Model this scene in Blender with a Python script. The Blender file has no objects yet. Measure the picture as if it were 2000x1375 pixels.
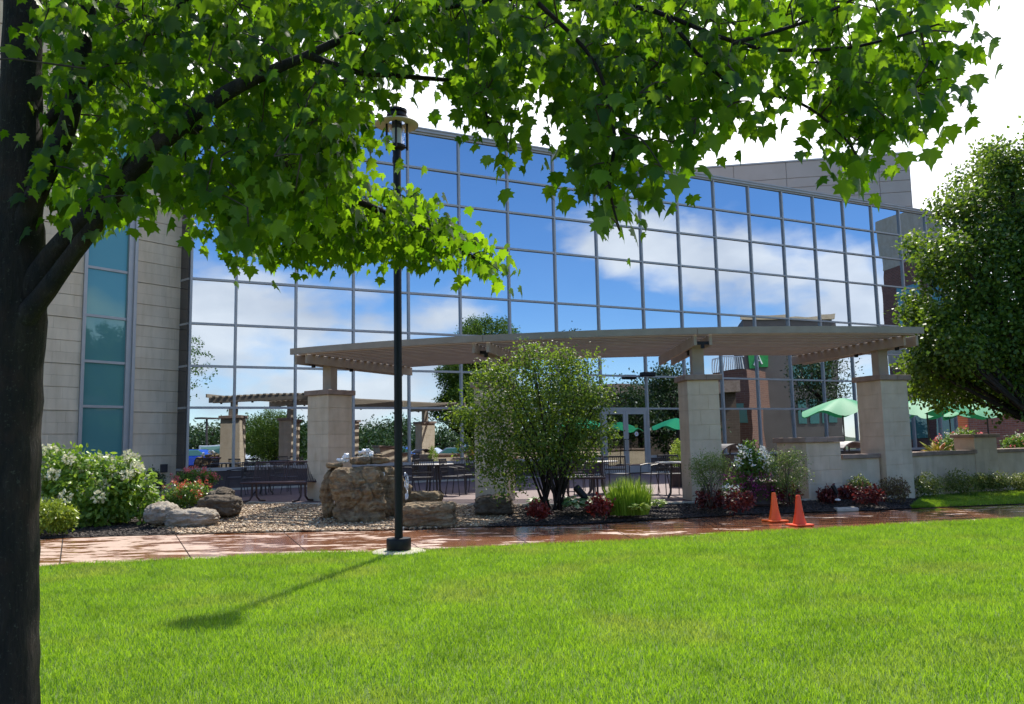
import bpy, math, random
import numpy as np
from mathutils import Vector, Matrix, noise as mnoise
R = math.radians
S = bpy.context.scene
COL = S.collection
random.seed(7)
RG = np.random.default_rng(11)

# ------------------------------------------------------------------ camera
EYE = 1.12; FPX = 1614.0; PITCH = 0.11218; ROLL = -0.020245
_f = Vector((0, math.cos(PITCH), math.sin(PITCH)))
_u0 = Vector((0, -math.sin(PITCH), math.cos(PITCH)))
_r0 = Vector((1, 0, 0))
_c, _s = math.cos(ROLL), math.sin(ROLL)
CR = _c*_r0 + _s*_u0
CU = -_s*_r0 + _c*_u0
cam_d = bpy.data.cameras.new('camera'); cam = bpy.data.objects.new('camera', cam_d); COL.objects.link(cam)
M = Matrix((CR, CU, -_f)).transposed().to_4x4(); M.translation = Vector((0, 0, EYE))
cam.matrix_world = M
cam_d.sensor_width = 36; cam_d.lens = FPX/2000*36; cam_d.clip_start = 0.05; cam_d.clip_end = 3000
S.camera = cam

def ray(px, py):
    return _f + CR*((px-1000)/FPX) + CU*(-(py-687.5)/FPX)
def atD(px, py, D):
    d = ray(px, py); t = D/d.y
    return Vector((0, 0, EYE)) + d*t
def atz(px, py, z):
    d = ray(px, py); t = (z-EYE)/d.z
    return Vector((0, 0, EYE)) + d*t
def zat(px, py, D): return atD(px, py, D).z

# ------------------------------------------------------------------ light
SUN_AZ, SUN_EL = 12.5, 53.0
sd = Vector((math.sin(R(SUN_AZ))*math.cos(R(SUN_EL)), math.cos(R(SUN_AZ))*math.cos(R(SUN_EL)), math.sin(R(SUN_EL))))
sl = bpy.data.lights.new('sun', 'SUN'); sl.energy = 4.2; sl.angle = R(1.0); sl.color = (1, .94, .84)
so = bpy.data.objects.new('sun', sl); COL.objects.link(so); so.rotation_euler = sd.to_track_quat('Z', 'Y').to_euler(); so.location = (10, 30, 40)
W = bpy.data.worlds.new("World"); S.world = W; W.use_nodes = True
nt = W.node_tree; N = nt.nodes; L = nt.links
for n in list(N): N.remove(n)
out = N.new('ShaderNodeOutputWorld'); bg = N.new('ShaderNodeBackground')
sky = N.new('ShaderNodeTexSky'); sky.sky_type = 'NISHITA'; sky.sun_disc = False
sky.sun_elevation = R(SUN_EL); sky.sun_rotation = R(SUN_AZ)
sky.altitude = 800; sky.air_density = 1.0; sky.dust_density = 0.1; sky.ozone_density = 4.5
bg.inputs[1].default_value = 0.11
tc = N.new('ShaderNodeTexCoord'); nz = N.new('ShaderNodeTexNoise'); mp = N.new('ShaderNodeMapping')
mp.inputs['Scale'].default_value = (1.0, 1.0, 2.1); mp.inputs['Location'].default_value = (1.9, 2.6, 8.8)
L.new(tc.outputs['Generated'], mp.inputs[0]); L.new(mp.outputs[0], nz.inputs['Vector'])
nz.inputs['Scale'].default_value = 3.0; nz.inputs['Detail'].default_value = 10; nz.inputs['Roughness'].default_value = .50
dotn = N.new('ShaderNodeVectorMath'); dotn.operation = 'DOT_PRODUCT'; L.new(tc.outputs['Generated'], dotn.inputs[0]); dotn.inputs[1].default_value = (.15, .93, .30)
bias = N.new('ShaderNodeMapRange'); L.new(dotn.outputs['Value'], bias.inputs[0])
bias.inputs[1].default_value = 0.15; bias.inputs[2].default_value = .75; bias.inputs[3].default_value = 0; bias.inputs[4].default_value = .42
sepz = N.new('ShaderNodeSeparateXYZ'); L.new(tc.outputs['Generated'], sepz.inputs[0]); zb = N.new('ShaderNodeMapRange'); L.new(sepz.outputs[2], zb.inputs[0])
zb.inputs[1].default_value = .20; zb.inputs[2].default_value = .34; zb.inputs[3].default_value = 0; zb.inputs[4].default_value = -.13
add0 = N.new('ShaderNodeMath'); add0.operation = 'ADD'; L.new(bias.outputs[0], add0.inputs[0]); L.new(zb.outputs[0], add0.inputs[1])
add = N.new('ShaderNodeMath'); add.operation = 'ADD'; L.new(nz.outputs[0], add.inputs[0]); L.new(add0.outputs[0], add.inputs[1])
cm = N.new('ShaderNodeMapRange'); cm.interpolation_type = 'SMOOTHSTEP'; L.new(add.outputs[0], cm.inputs[0])
cm.inputs[1].default_value = .495; cm.inputs[2].default_value = .60; cm.inputs[3].default_value = 0.04; cm.inputs[4].default_value = .90
nz2 = N.new('ShaderNodeTexNoise'); nz2.inputs['Scale'].default_value = 5; nz2.inputs['Detail'].default_value = 6; L.new(mp.outputs[0], nz2.inputs['Vector'])
cr = N.new('ShaderNodeValToRGB'); L.new(nz2.outputs[0], cr.inputs[0])
cr.color_ramp.elements[0].position = .3; cr.color_ramp.elements[0].color = (6.2, 6.6, 7.4, 1)
cr.color_ramp.elements[1].position = .65; cr.color_ramp.elements[1].color = (12.2, 11.9, 11.5, 1)
mx = N.new('ShaderNodeMix'); mx.data_type = 'RGBA'
hs = N.new('ShaderNodeHueSaturation'); hs.inputs['Hue'].default_value = .504; hs.inputs['Saturation'].default_value = 1.24; hs.inputs['Value'].default_value = 1.38; L.new(sky.outputs[0], hs.inputs['Color'])
L.new(cm.outputs[0], mx.inputs[0]); L.new(hs.outputs[0], mx.inputs[6])
cbr = N.new('ShaderNodeMapRange'); L.new(dotn.outputs['Value'], cbr.inputs[0]); cbr.inputs[1].default_value = -.3; cbr.inputs[2].default_value = .6; cbr.inputs[3].default_value = .74; cbr.inputs[4].default_value = 1.12
csc = N.new('ShaderNodeVectorMath'); csc.operation = 'SCALE'; L.new(cr.outputs[0], csc.inputs[0]); L.new(cbr.outputs[0], csc.inputs['Scale']); L.new(csc.outputs[0], mx.inputs[7])
L.new(mx.outputs[2], bg.inputs[0]); L.new(bg.outputs[0], out.inputs[0])
S.view_settings.view_transform = 'Standard'; S.view_settings.look = 'None'; S.view_settings.gamma = 1
S.view_settings.exposure = 0.64
S.render.engine = 'CYCLES'
S.cycles.max_bounces = 7; S.cycles.transparent_max_bounces = 12; S.cycles.glossy_bounces = 4; S.cycles.transmission_bounces = 6; S.cycles.diffuse_bounces = 4
S.cycles.sample_clamp_indirect = 8
S.cycles.caustics_reflective = False; S.cycles.caustics_refractive = False

# ------------------------------------------------------------------ mesh helpers
class MB:
    def __init__(s, M=None): s.v = []; s.f = []; s.M = M
    def add(s, vs, fs):
        b = len(s.v)
        for p in vs:
            p = Vector(p); s.v.append(s.M @ p if s.M else p)
        for f in fs: s.f.append(tuple(i+b for i in f))
    def box(s, x0, x1, y0, y1, z0, z1):
        s.add([(x0,y0,z0),(x1,y0,z0),(x1,y1,z0),(x0,y1,z0),(x0,y0,z1),(x1,y0,z1),(x1,y1,z1),(x0,y1,z1)],
              [(0,3,2,1),(4,5,6,7),(0,1,5,4),(1,2,6,5),(2,3,7,6),(3,0,4,7)])
    def cbox(s, x0, x1, y0, y1, z0, z1, c=.01):   # chamfered box
        X = (x0, x1); Y = (y0, y1); Z = (z0, z1); vs = []; idx = {}
        for i in (0,1):
            for j in (0,1):
                for k in (0,1):
                    sx = 1 if i == 0 else -1; sy = 1 if j == 0 else -1; sz = 1 if k == 0 else -1
                    idx[i,j,k] = len(vs)
                    vs += [(X[i], Y[j]+sy*c, Z[k]+sz*c), (X[i]+sx*c, Y[j], Z[k]+sz*c), (X[i]+sx*c, Y[j]+sy*c, Z[k])]
        g = lambda i,j,k,a: idx[i,j,k]+a
        fs = []
        for i in (0,1): fs.append([g(i,0,0,0), g(i,1,0,0), g(i,1,1,0), g(i,0,1,0)])
        for j in (0,1): fs.append([g(0,j,0,1), g(1,j,0,1), g(1,j,1,1), g(0,j,1,1)])
        for k in (0,1): fs.append([g(0,0,k,2), g(1,0,k,2), g(1,1,k,2), g(0,1,k,2)])
        for j in (0,1):
            for k in (0,1): fs.append([g(0,j,k,1), g(1,j,k,1), g(1,j,k,2), g(0,j,k,2)])
        for i in (0,1):
            for k in (0,1): fs.append([g(i,0,k,0), g(i,1,k,0), g(i,1,k,2), g(i,0,k,2)])
        for i in (0,1):
            for j in (0,1): fs.append([g(i,j,0,0), g(i,j,1,0), g(i,j,1,1), g(i,j,0,1)])
        for i in (0,1):
            for j in (0,1):
                for k in (0,1): fs.append([g(i,j,k,0), g(i,j,k,1), g(i,j,k,2)])
        c0 = Vector(((x0+x1)/2, (y0+y1)/2, (z0+z1)/2)); out = []
        for f in fs:
            P = [Vector(vs[q]) for q in f]; n = (P[1]-P[0]).cross(P[2]-P[0]); m = sum(P, Vector())/len(P)
            out.append(tuple(f) if n.dot(m-c0) > 0 else tuple(reversed(f)))
        s.add(vs, out)
    def tube(s, pts, rad, n=8, cap=True):
        pts = [Vector(p) for p in pts]
        if not hasattr(rad, '__len__'): rad = [rad]*len(pts)
        rings = []; up = None
        for i, p in enumerate(pts):
            d = (pts[min(i+1, len(pts)-1)]-pts[max(i-1, 0)]).normalized()
            if up is None: up = d.orthogonal().normalized()
            a = (up-d*up.dot(d))
            a = a.normalized() if a.length > 1e-5 else d.orthogonal().normalized()
            up = a; b = d.cross(a)
            rings.append([p+a*(math.cos(2*math.pi*k/n)*rad[i])+b*(math.sin(2*math.pi*k/n)*rad[i]) for k in range(n)])
        vs = [q for r in rings for q in r]; fs = []
        for i in range(len(pts)-1):
            for k in range(n): fs.append((i*n+k, i*n+(k+1) % n, (i+1)*n+(k+1) % n, (i+1)*n+k))
        if cap:
            fs.append(tuple(reversed(range(n)))); fs.append(tuple((len(pts)-1)*n+k for k in range(n)))
        s.add(vs, fs)
    def cyl(s, x, y, z0, z1, r0, r1=None, n=24): s.tube([(x,y,z0),(x,y,z1)], [r0, r0 if r1 is None else r1], n)
    def lathe(s, prof, n=32, o=(0,0,0)):
        vs = []; fs = []
        for r, z in prof:
            for k in range(n): vs.append((o[0]+r*math.cos(2*math.pi*k/n), o[1]+r*math.sin(2*math.pi*k/n), o[2]+z))
        for i in range(len(prof)-1):
            for k in range(n): fs.append((i*n+k, i*n+(k+1) % n, (i+1)*n+(k+1) % n, (i+1)*n+k))
        s.add(vs, fs)
    def prism(s, poly, z0, z1):
        n = len(poly)
        s.add([(p[0],p[1],z0) for p in poly]+[(p[0],p[1],z1) for p in poly],
              [tuple(reversed(range(n))), tuple(range(n, 2*n))]+[(i, (i+1) % n, n+(i+1) % n, n+i) for i in range(n)])

PM = {}
def pinv(parent):
    m = Matrix.Identity(4)
    o = parent
    if o is not None:
        while o.parent is not None: o = o.parent
        m = PM.get(o.name, Matrix.Identity(4))
    return m.inverted()
def build(name, mb, mat, parent=None, smooth=False, label=None):
    me = bpy.data.meshes.new(name)
    vs = mb.v
    if parent is not None:
        iv = pinv(parent); vs = [iv @ v for v in vs]
    me.from_pydata([tuple(v) for v in vs], [], mb.f); me.update()
    if smooth:
        me.polygons.foreach_set('use_smooth', [True]*len(me.polygons))
        if smooth == 'auto': me.set_sharp_from_angle(angle=R(38))
    me.materials.append(mat)
    o = bpy.data.objects.new(name, me); COL.objects.link(o)
    if parent is not None: o.parent = parent
    if label: o['label'] = label
    return o
def tag(o, label, cat=None, group=None, kind=None):
    if label: o['label'] = label
    if cat: o['category'] = cat
    if group: o['group'] = group
    if kind: o['kind'] = kind
    return o
def thing(name, label, cat, loc=(0,0,0), rotz=0, group=None):
    o = bpy.data.objects.new(name, None); COL.objects.link(o); o.empty_display_size = .2
    o.location = loc; o.rotation_euler = (0, 0, rotz)
    PM[o.name] = Matrix.Translation(Vector(loc)) @ Matrix.Rotation(rotz, 4, 'Z')
    return tag(o, label, cat, group)
def copytree(o, parent=None):
    c = o.copy(); COL.objects.link(c); c.parent = parent
    for ch in list(o.children): copytree(ch, c)
    return c
def place(o, loc, rz=0, sc=1.0):
    o.location = loc; o.rotation_euler = (0, 0, rz); o.scale = (sc,)*3
    return o
def structure(name, mb, mat, kind='structure', smooth=False):
    o = build(name, mb, mat, smooth=smooth); o['kind'] = kind; return o

def np_mesh(name, V, F, mat, parent=None, world=True, smooth=False):
    V = np.asarray(V, dtype=np.float32).reshape(-1, 3); F = np.asarray(F, dtype=np.int32)
    if parent is not None and world:
        iv = np.array(pinv(parent)); V = V @ iv[:3, :3].T.astype(np.float32) + iv[:3, 3].astype(np.float32)
    k = F.shape[1]; me = bpy.data.meshes.new(name)
    me.vertices.add(len(V)); me.vertices.foreach_set('co', V.ravel())
    me.loops.add(F.size); me.loops.foreach_set('vertex_index', F.ravel())
    me.polygons.add(len(F)); me.polygons.foreach_set('loop_start', np.arange(0, F.size, k, dtype=np.int32))
    if smooth: me.polygons.foreach_set('use_smooth', np.ones(len(F), dtype=bool))
    me.update(calc_edges=True); me.validate()
    me.materials.append(mat)
    o = bpy.data.objects.new(name, me); COL.objects.link(o)
    if parent is not None: o.parent = parent
    return o

# leaf templates: x across, y towards the tip, z normal
def tmpl_maple():
    o = [(0,0),(.13,-.05),(.36,-.02),(.30,.10),(.56,.20),(.44,.31),(.52,.48),(.27,.47),(.20,.62),(.10,.70),(0,1.0)]
    pts = [(x, y) for x, y in o]; left = [(-x, y) for x, y in reversed(o[1:-1])]
    ring = pts+left; V = [(0, .33, 0)]
    for x, y in ring: V.append((x*.92, y, -.42*abs(x)**1.3-.22*max(0, y-.35)**1.5+.02))
    n = len(ring); F = [(0, 1+i, 1+(i+1) % n) for i in range(n)]
    return np.array(V, float), np.array(F)
def tmpl_oval(w=.5, fold=.12, droop=.12):
    V = [(0,0,0),(w*.5,.35,-fold*w),(w*.42,.7,-fold*w-droop*.4),(0,1,-droop),(-w*.42,.7,-fold*w-droop*.4),(-w*.5,.35,-fold*w),(0,.5,0)]
    F = [(6,0,1),(6,1,2),(6,2,3),(6,3,4),(6,4,5),(6,5,0)]
    return np.array(V, float), np.array(F)
def tmpl_rh(w=.5):
    return np.array([(0,0,0),(w*.5,.5,-.1*w),(0,1,-.05),(-w*.5,.5,-.1*w)], float), np.array([(0,1,3),(1,2,3)])
MAPLE = tmpl_maple(); OVAL = tmpl_oval(); RH = tmpl_rh(); RHW = tmpl_rh(.75)
def nrm(a): return a/np.maximum(np.linalg.norm(a, axis=-1, keepdims=True), 1e-9)
def leaf_mesh(name, C, T, Nn, size, tm, mat, parent=None):
    T = nrm(T); X = nrm(np.cross(T, Nn)); Z = np.cross(X, T)
    V, F = tm; n = len(C); size = np.broadcast_to(size, (n,))
    P = C[:, None, :]+size[:, None, None]*(V[None, :, 0:1]*X[:, None, :]+V[None, :, 1:2]*T[:, None, :]+V[None, :, 2:3]*Z[:, None, :])
    FF = F[None]+(np.arange(n)*len(V))[:, None, None]
    return np_mesh(name, P.reshape(-1, 3), FF.reshape(-1, F.shape[1]), mat, parent)
def clusters(lumps, m, shell=.25, rg=RG, bottom=-1.0):
    lumps = np.array(lumps, float); w = (lumps[:, 3]*lumps[:, 4]+lumps[:, 4]*lumps[:, 5]); w /= w.sum()
    k = rg.choice(len(lumps), m, p=w); d = nrm(rg.normal(size=(m, 3)))
    d[:, 2] = np.where(d[:, 2] < bottom, -d[:, 2], d[:, 2])
    r = 1-np.abs(rg.normal(size=m))*shell; r = np.clip(r, .15, 1.12)
    C = lumps[k, :3]+d*r[:, None]*lumps[k, 3:6]
    return C, d
def foliage(name, lumps, m, per, sig, size, mat, parent, tm=RH, shell=.25, droop=.3, up=.5, bottom=-1.0, rg=RG, zmin=None):
    C, d = clusters(lumps, m, shell, rg, bottom)
    P = np.repeat(C, per, 0)+rg.normal(size=(m*per, 3))*sig
    D = np.repeat(d, per, 0)
    T = nrm(D*.6+rg.normal(size=P.shape)*.7+np.array([0, 0, -droop]))
    Nn = nrm(D*.5+rg.normal(size=P.shape)*.55+np.array([0, 0, up]))
    s = size*rg.uniform(.7, 1.25, len(P))
    if zmin is not None:
        ok = P[:, 2] > zmin; P, T, Nn, s = P[ok], T[ok], Nn[ok], s[ok]
    return leaf_mesh(name, P, T, Nn, s, tm, mat, parent), C

# ------------------------------------------------------------------ materials
def newmat(name):
    m = bpy.data.materials.new(name); m.use_nodes = True; nt = m.node_tree
    for n in list(nt.nodes): nt.nodes.remove(n)
    o = nt.nodes.new('ShaderNodeOutputMaterial'); return m, nt, o
def ramp(nt, fac, stops):
    r = nt.nodes.new('ShaderNodeValToRGB'); nt.links.new(fac, r.inputs[0]); e = r.color_ramp.elements
    while len(e) < len(stops): e.new(.5)
    for i, (p, c) in enumerate(stops): e[i].position = p; e[i].color = (*c, 1)
    return r.outputs[0]
def tex(nt, scale, detail=6, rough=.55, vec=None, kind='ShaderNodeTexNoise', stretch=None):
    t = nt.nodes.new(kind); t.inputs['Scale'].default_value = scale
    if kind == 'ShaderNodeTexNoise': t.inputs['Detail'].default_value = detail; t.inputs['Roughness'].default_value = rough
    if vec is None:
        g = nt.nodes.new('ShaderNodeNewGeometry'); vec = g.outputs['Position']
    if stretch:
        mp = nt.nodes.new('ShaderNodeMapping'); mp.inputs['Scale'].default_value = stretch; nt.links.new(vec, mp.inputs[0]); vec = mp.outputs[0]
    nt.links.new(vec, t.inputs['Vector'])
    return t
def bump(nt, h, strength, dist):
    b = nt.nodes.new('ShaderNodeBump'); b.inputs['Strength'].default_value = strength; b.inputs['Distance'].default_value = dist
    nt.links.new(h, b.inputs['Height']); return b.outputs[0]
def mixc(nt, fac, a, b, mode='MIX'):
    m = nt.nodes.new('ShaderNodeMix'); m.data_type = 'RGBA'; m.blend_type = mode
    for i, x in ((0, fac), (6, a), (7, b)):
        if isinstance(x, (int, float)): m.inputs[i].default_value = x
        elif isinstance(x, tuple): m.inputs[i].default_value = (*x, 1)
        else: nt.links.new(x, m.inputs[i])
    return m.outputs[2]
def surf(name, c0, c1, scale=4, rough=.7, metal=0, spec=.5, bs=0, bd=.01, bscale=30, island=0, stretch=None, detail=6, coat=0, pos=(.35, .65)):
    m, nt, o = newmat(name); b = nt.nodes.new('ShaderNodeBsdfPrincipled')
    t = tex(nt, scale, detail, stretch=stretch); col = ramp(nt, t.outputs[0], [(pos[0], c0), (pos[1], c1)])
    if island:
        g = nt.nodes.new('ShaderNodeNewGeometry'); mr = nt.nodes.new('ShaderNodeMapRange'); nt.links.new(g.outputs['Random Per Island'], mr.inputs[0])
        mr.inputs[3].default_value = 1-island; mr.inputs[4].default_value = 1+island
        mm = nt.nodes.new('ShaderNodeVectorMath'); mm.operation = 'SCALE'; nt.links.new(col, mm.inputs[0]); nt.links.new(mr.outputs[0], mm.inputs['Scale']); col = mm.outputs[0]
    if 'stone' in name:
        sk = tex(nt, 5, 5, .6, stretch=(1,1,.16)); col = mixc(nt, 1.0, col, ramp(nt, sk.outputs[0], [(.32, (.89,.88,.86)), (.52, (1,1,1)), (.75, (1.05,1.04,1.02))]), 'MULTIPLY')
    nt.links.new(col, b.inputs['Base Color']); b.inputs['Roughness'].default_value = rough; b.inputs['Metallic'].default_value = metal
    b.inputs['Specular IOR Level'].default_value = spec; b.inputs['Coat Weight'].default_value = coat
    if bs: nt.links.new(bump(nt, tex(nt, bscale, 5).outputs[0], bs, bd), b.inputs['Normal'])
    nt.links.new(b.outputs[0], o.inputs[0]); return m
def leafmat(name, stops, trans, tw=.45, rough=.42, spec=.45, lscale=None, lstops=None):
    m, nt, o = newmat(name); b = nt.nodes.new('ShaderNodeBsdfPrincipled'); tr = nt.nodes.new('ShaderNodeBsdfTranslucent'); mx = nt.nodes.new('ShaderNodeMixShader')
    g = nt.nodes.new('ShaderNodeNewGeometry'); col = ramp(nt, g.outputs['Random Per Island'], stops)
    tcol = ramp(nt, g.outputs['Random Per Island'], [(stops[0][0], trans[0]), (stops[-1][0], trans[1])])
    if lscale:
        t = tex(nt, lscale, 3, .5); f = ramp(nt, t.outputs[0], [(.50, (0,0,0)), (.72, (.85,.85,.85))])
        col = mixc(nt, f, col, lstops[0]); tcol = mixc(nt, f, tcol, lstops[1])
    if lscale:
        va = tex(nt, 1.9, 6, .65); vf = ramp(nt, va.outputs[0], [(.30, (.62,.66,.60)), (.5, (.90,.92,.9)), (.68, (1.08,1.05,1.0))])
        col = mixc(nt, 1.0, col, vf, 'MULTIPLY'); tcol = mixc(nt, 1.0, tcol, vf, 'MULTIPLY')
    nt.links.new(col, b.inputs['Base Color']); nt.links.new(tcol, tr.inputs[0]); b.inputs['Roughness'].default_value = rough; b.inputs['Specular IOR Level'].default_value = spec
    mx.inputs[0].default_value = tw; nt.links.new(b.outputs[0], mx.inputs[1]); nt.links.new(tr.outputs[0], mx.inputs[2]); nt.links.new(mx.outputs[0], o.inputs[0]); return m

mt = {}
mt['limestone'] = surf('limestone', (.60,.475,.335), (.68,.555,.41), 3.5, .8, bs=.25, bd=.004, bscale=60, island=.05)
mt['wallstone'] = surf('wallstone', (.66,.51,.34), (.73,.58,.40), 2.2, .8, bs=.25, bd=.004, bscale=50, island=.055, stretch=(1,1,.5))
mt['mortar'] = surf('mortar', (.50,.395,.27), (.55,.44,.31), 9, .9)
mt['capstone'] = surf('capstone', (.24,.165,.125), (.34,.25,.20), 5, .75, bs=.2, bd=.004)
mt['alu'] = surf('aluminium', (.40,.375,.345), (.44,.41,.38), 3, .42, .25)
mt['pergola'] = surf('pergola_paint', (.30,.24,.18), (.36,.295,.225), 3, .6, bs=.05, bd=.002)
mt['black'] = surf('black_paint', (.006,.006,.008), (.010,.010,.012), 8, .45, spec=.25)
mt['basewall'] = surf('base_tile', (.055,.036,.034), (.085,.058,.052), 5, .6, island=.1)
mt['panel'] = surf('metal_panel', (.42,.35,.29), (.45,.38,.32), 1.2, .5)
mt['dark'] = surf('dark_metal', (.035,.028,.028), (.055,.045,.044), 6, .45)
mt['benchmetal'] = surf('bench_metal', (.055,.026,.024), (.085,.042,.037), 6, .42)
mt['tabletop'] = surf('table_top', (.55,.52,.47), (.64,.61,.56), 12, .35)
mt['concrete'] = surf('concrete', (.44,.39,.31), (.54,.49,.40), 8, .85, bs=.2, bd=.004)
mt['patio'] = surf('patio_paver', (.115,.07,.068), (.165,.105,.10), 5, .65, bs=.15, bd=.004)
mt['white'] = surf('white_plastic', (.75,.75,.73), (.8,.8,.78), 5, .4)
mt['soil'] = surf('soil', (.020,.015,.012), (.045,.034,.028), 25, .95, bs=.8, bd=.02, bscale=60)
mt['mulch'] = surf('mulch_chip', (.022,.015,.012), (.065,.045,.036), 30, .8, island=.6)
mt['gravelbase'] = surf('gravel_base', (.16,.11,.07), (.30,.22,.145), 40, .9, bs=.9, bd=.02, bscale=70)
m, nt_, o_ = newmat('pebble'); b_ = nt_.nodes.new('ShaderNodeBsdfPrincipled'); g_ = nt_.nodes.new('ShaderNodeNewGeometry')
nt_.links.new(ramp(nt_, g_.outputs['Random Per Island'], [(0, (.10,.05,.025)), (.3, (.25,.145,.07)), (.65, (.40,.27,.145)), (.92, (.50,.38,.23)), (1, (.66,.58,.44))]), b_.inputs['Base Color'])
b_.inputs['Roughness'].default_value = .6; nt_.links.new(b_.outputs[0], o_.inputs[0]); mt['pebble'] = m
mt['ground'] = surf('earth', (.06,.08,.03), (.09,.11,.04), 3, .95)
mt['asphalt'] = surf('asphalt', (.045,.045,.048), (.07,.07,.072), 6, .9, bs=.3, bd=.004, bscale=80)
mt['lawnbase'] = surf('lawn_base', (.07,.13,.015), (.11,.18,.03), 3, .95, bs=.6, bd=.02, bscale=60)
m, nt_, o_ = newmat('bark'); b_ = nt_.nodes.new('ShaderNodeBsdfPrincipled')
f1 = tex(nt_, 16, 9, .7, stretch=(1,1,.22)); f2 = tex(nt_, 60, 6, .6); f3 = tex(nt_, 5, 4, .6)
cb_ = ramp(nt_, f1.outputs[0], [(.36, (.006,.004,.003)), (.55, (.022,.015,.011)), (.72, (.055,.042,.034))])
cb_ = mixc(nt_, ramp(nt_, f2.outputs[0], [(.60, (0,0,0)), (.68, (.5,.5,.5))]), cb_, (.10,.105,.08))
cb_ = mixc(nt_, ramp(nt_, f3.outputs[0], [(.50, (0,0,0)), (.70, (.35,.35,.35))]), cb_, (.075,.03,.018))
nt_.links.new(cb_, b_.inputs['Base Color']); b_.inputs['Roughness'].default_value = .88; nt_.links.new(bump(nt_, f1.outputs[0], 1.0, .035), b_.inputs['Normal']); nt_.links.new(b_.outputs[0], o_.inputs[0]); mt['bark'] = m
mt['twig'] = surf('twig_bark', (.045,.03,.022), (.075,.05,.036), 12, .8)
mt['stem'] = surf('stem_bark', (.07,.055,.045), (.12,.10,.085), 12, .8)
mt['terracotta'] = surf('terracotta', (.16,.065,.035), (.22,.10,.055), 6, .75)
mt['cone_a'] = surf('cone_plastic', (.90,.115,.008), (.93,.15,.012), 5, .42)
mt['cone_b'] = surf('cone_plastic_red', (.88,.075,.012), (.90,.09,.018), 5, .42)
mt['foam'] = surf('water_foam', (.80,.82,.84), (.95,.96,.97), 30, .3, bs=.5, bd=.01, bscale=60)
mt['interior'] = surf('interior_wall', (.42,.39,.33), (.46,.43,.37), 2, .8)
mt['bulkhead'] = surf('interior_bulkhead', (.55,.54,.30), (.58,.57,.34), 2, .8)
mt['carpet'] = surf('interior_floor', (.14,.12,.11), (.17,.15,.13), 2, .9)
mt['tan'] = surf('shade_tan', (.50,.43,.34), (.54,.47,.38), 5, .5)
mt['green_sign'] = surf('sign_green', (.03,.30,.07), (.035,.33,.08), 3, .5)

def rockmat(name, a, b, c, band=(1,1,6)):
    m, nt, o = newmat(name); p = nt.nodes.new('ShaderNodeBsdfPrincipled')
    t = tex(nt, 3.2, 9, .62, stretch=band); col = ramp(nt, t.outputs[0], [(.32, a), (.5, b), (.68, c)])
    t2 = tex(nt, 14, 6); col = mixc(nt, .35, col, ramp(nt, t2.outputs[0], [(.35, a), (.65, c)]))
    t3 = tex(nt, 9, 8, .7, stretch=(1,1,3.2)); nt.links.new(col, p.inputs['Base Color']); p.inputs['Roughness'].default_value = .85
    v = tex(nt, 45, 6, .7)
    h = nt.nodes.new('ShaderNodeMath'); h.operation = 'MULTIPLY_ADD'; nt.links.new(v.outputs[0], h.inputs[0]); h.inputs[1].default_value = .25; nt.links.new(t3.outputs[0], h.inputs[2])
    nt.links.new(bump(nt, h.outputs[0], 1.0, .11), p.inputs['Normal']); nt.links.new(p.outputs[0], o.inputs[0]); return m
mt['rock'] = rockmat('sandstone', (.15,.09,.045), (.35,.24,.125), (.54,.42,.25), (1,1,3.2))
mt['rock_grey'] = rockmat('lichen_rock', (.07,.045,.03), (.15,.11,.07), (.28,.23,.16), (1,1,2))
mt['rock_pale'] = rockmat('pale_rock', (.25,.19,.13), (.50,.42,.32), (.68,.61,.50), (1,1,4))

# glass of the curtain wall: coated, strongly reflective, slightly see-through
def glassmat(name, refl, see, k0, body=None):
    m, nt, o = newmat(name); gl = nt.nodes.new('ShaderNodeBsdfGlossy'); gl.inputs['Roughness'].default_value = 0.004; gl.inputs[0].default_value = (*refl, 1)
    if body is None:
        tr = nt.nodes.new('ShaderNodeBsdfTransparent'); tr.inputs[0].default_value = (*see, 1)
    else:
        tr = nt.nodes.new('ShaderNodeBsdfDiffuse'); tr.inputs[0].default_value = (*body, 1)
    lw = nt.nodes.new('ShaderNodeLayerWeight'); lw.inputs[0].default_value = .35
    mr = nt.nodes.new('ShaderNodeMapRange'); nt.links.new(lw.outputs['Fresnel'], mr.inputs[0]); mr.inputs[3].default_value = k0; mr.inputs[4].default_value = 1
    mx = nt.nodes.new('ShaderNodeMixShader'); nt.links.new(mr.outputs[0], mx.inputs[0]); nt.links.new(tr.outputs[0], mx.inputs[1]); nt.links.new(gl.outputs[0], mx.inputs[2])
    t = tex(nt, .55, 1, .4); nt.links.new(bump(nt, t.outputs[0], .22, .02), gl.inputs['Normal'])
    nt.links.new(mx.outputs[0], o.inputs[0]); return m
mt['glass'] = glassmat('facade_glass', (.78,.87,.98), (.22,.24,.22), .62)
mt['doorglass'] = glassmat('door_glass', (.75,.82,.9), (.4,.42,.4), .35)
mt['tealglass'] = glassmat('teal_glass', (.45,.68,.70), None, .08, (.12,.29,.27))
m, nt_, o_ = newmat('clear_glass'); g_ = nt_.nodes.new('ShaderNodeBsdfGlass'); g_.inputs['IOR'].default_value = 1.1; g_.inputs['Roughness'].default_value = .02
t_ = nt_.nodes.new('ShaderNodeBsdfTransparent'); x_ = nt_.nodes.new('ShaderNodeMixShader'); x_.inputs[0].default_value = .75
nt_.links.new(g_.outputs[0], x_.inputs[1]); nt_.links.new(t_.outputs[0], x_.inputs[2]); nt_.links.new(x_.outputs[0], o_.inputs[0]); mt['clear'] = m

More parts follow.
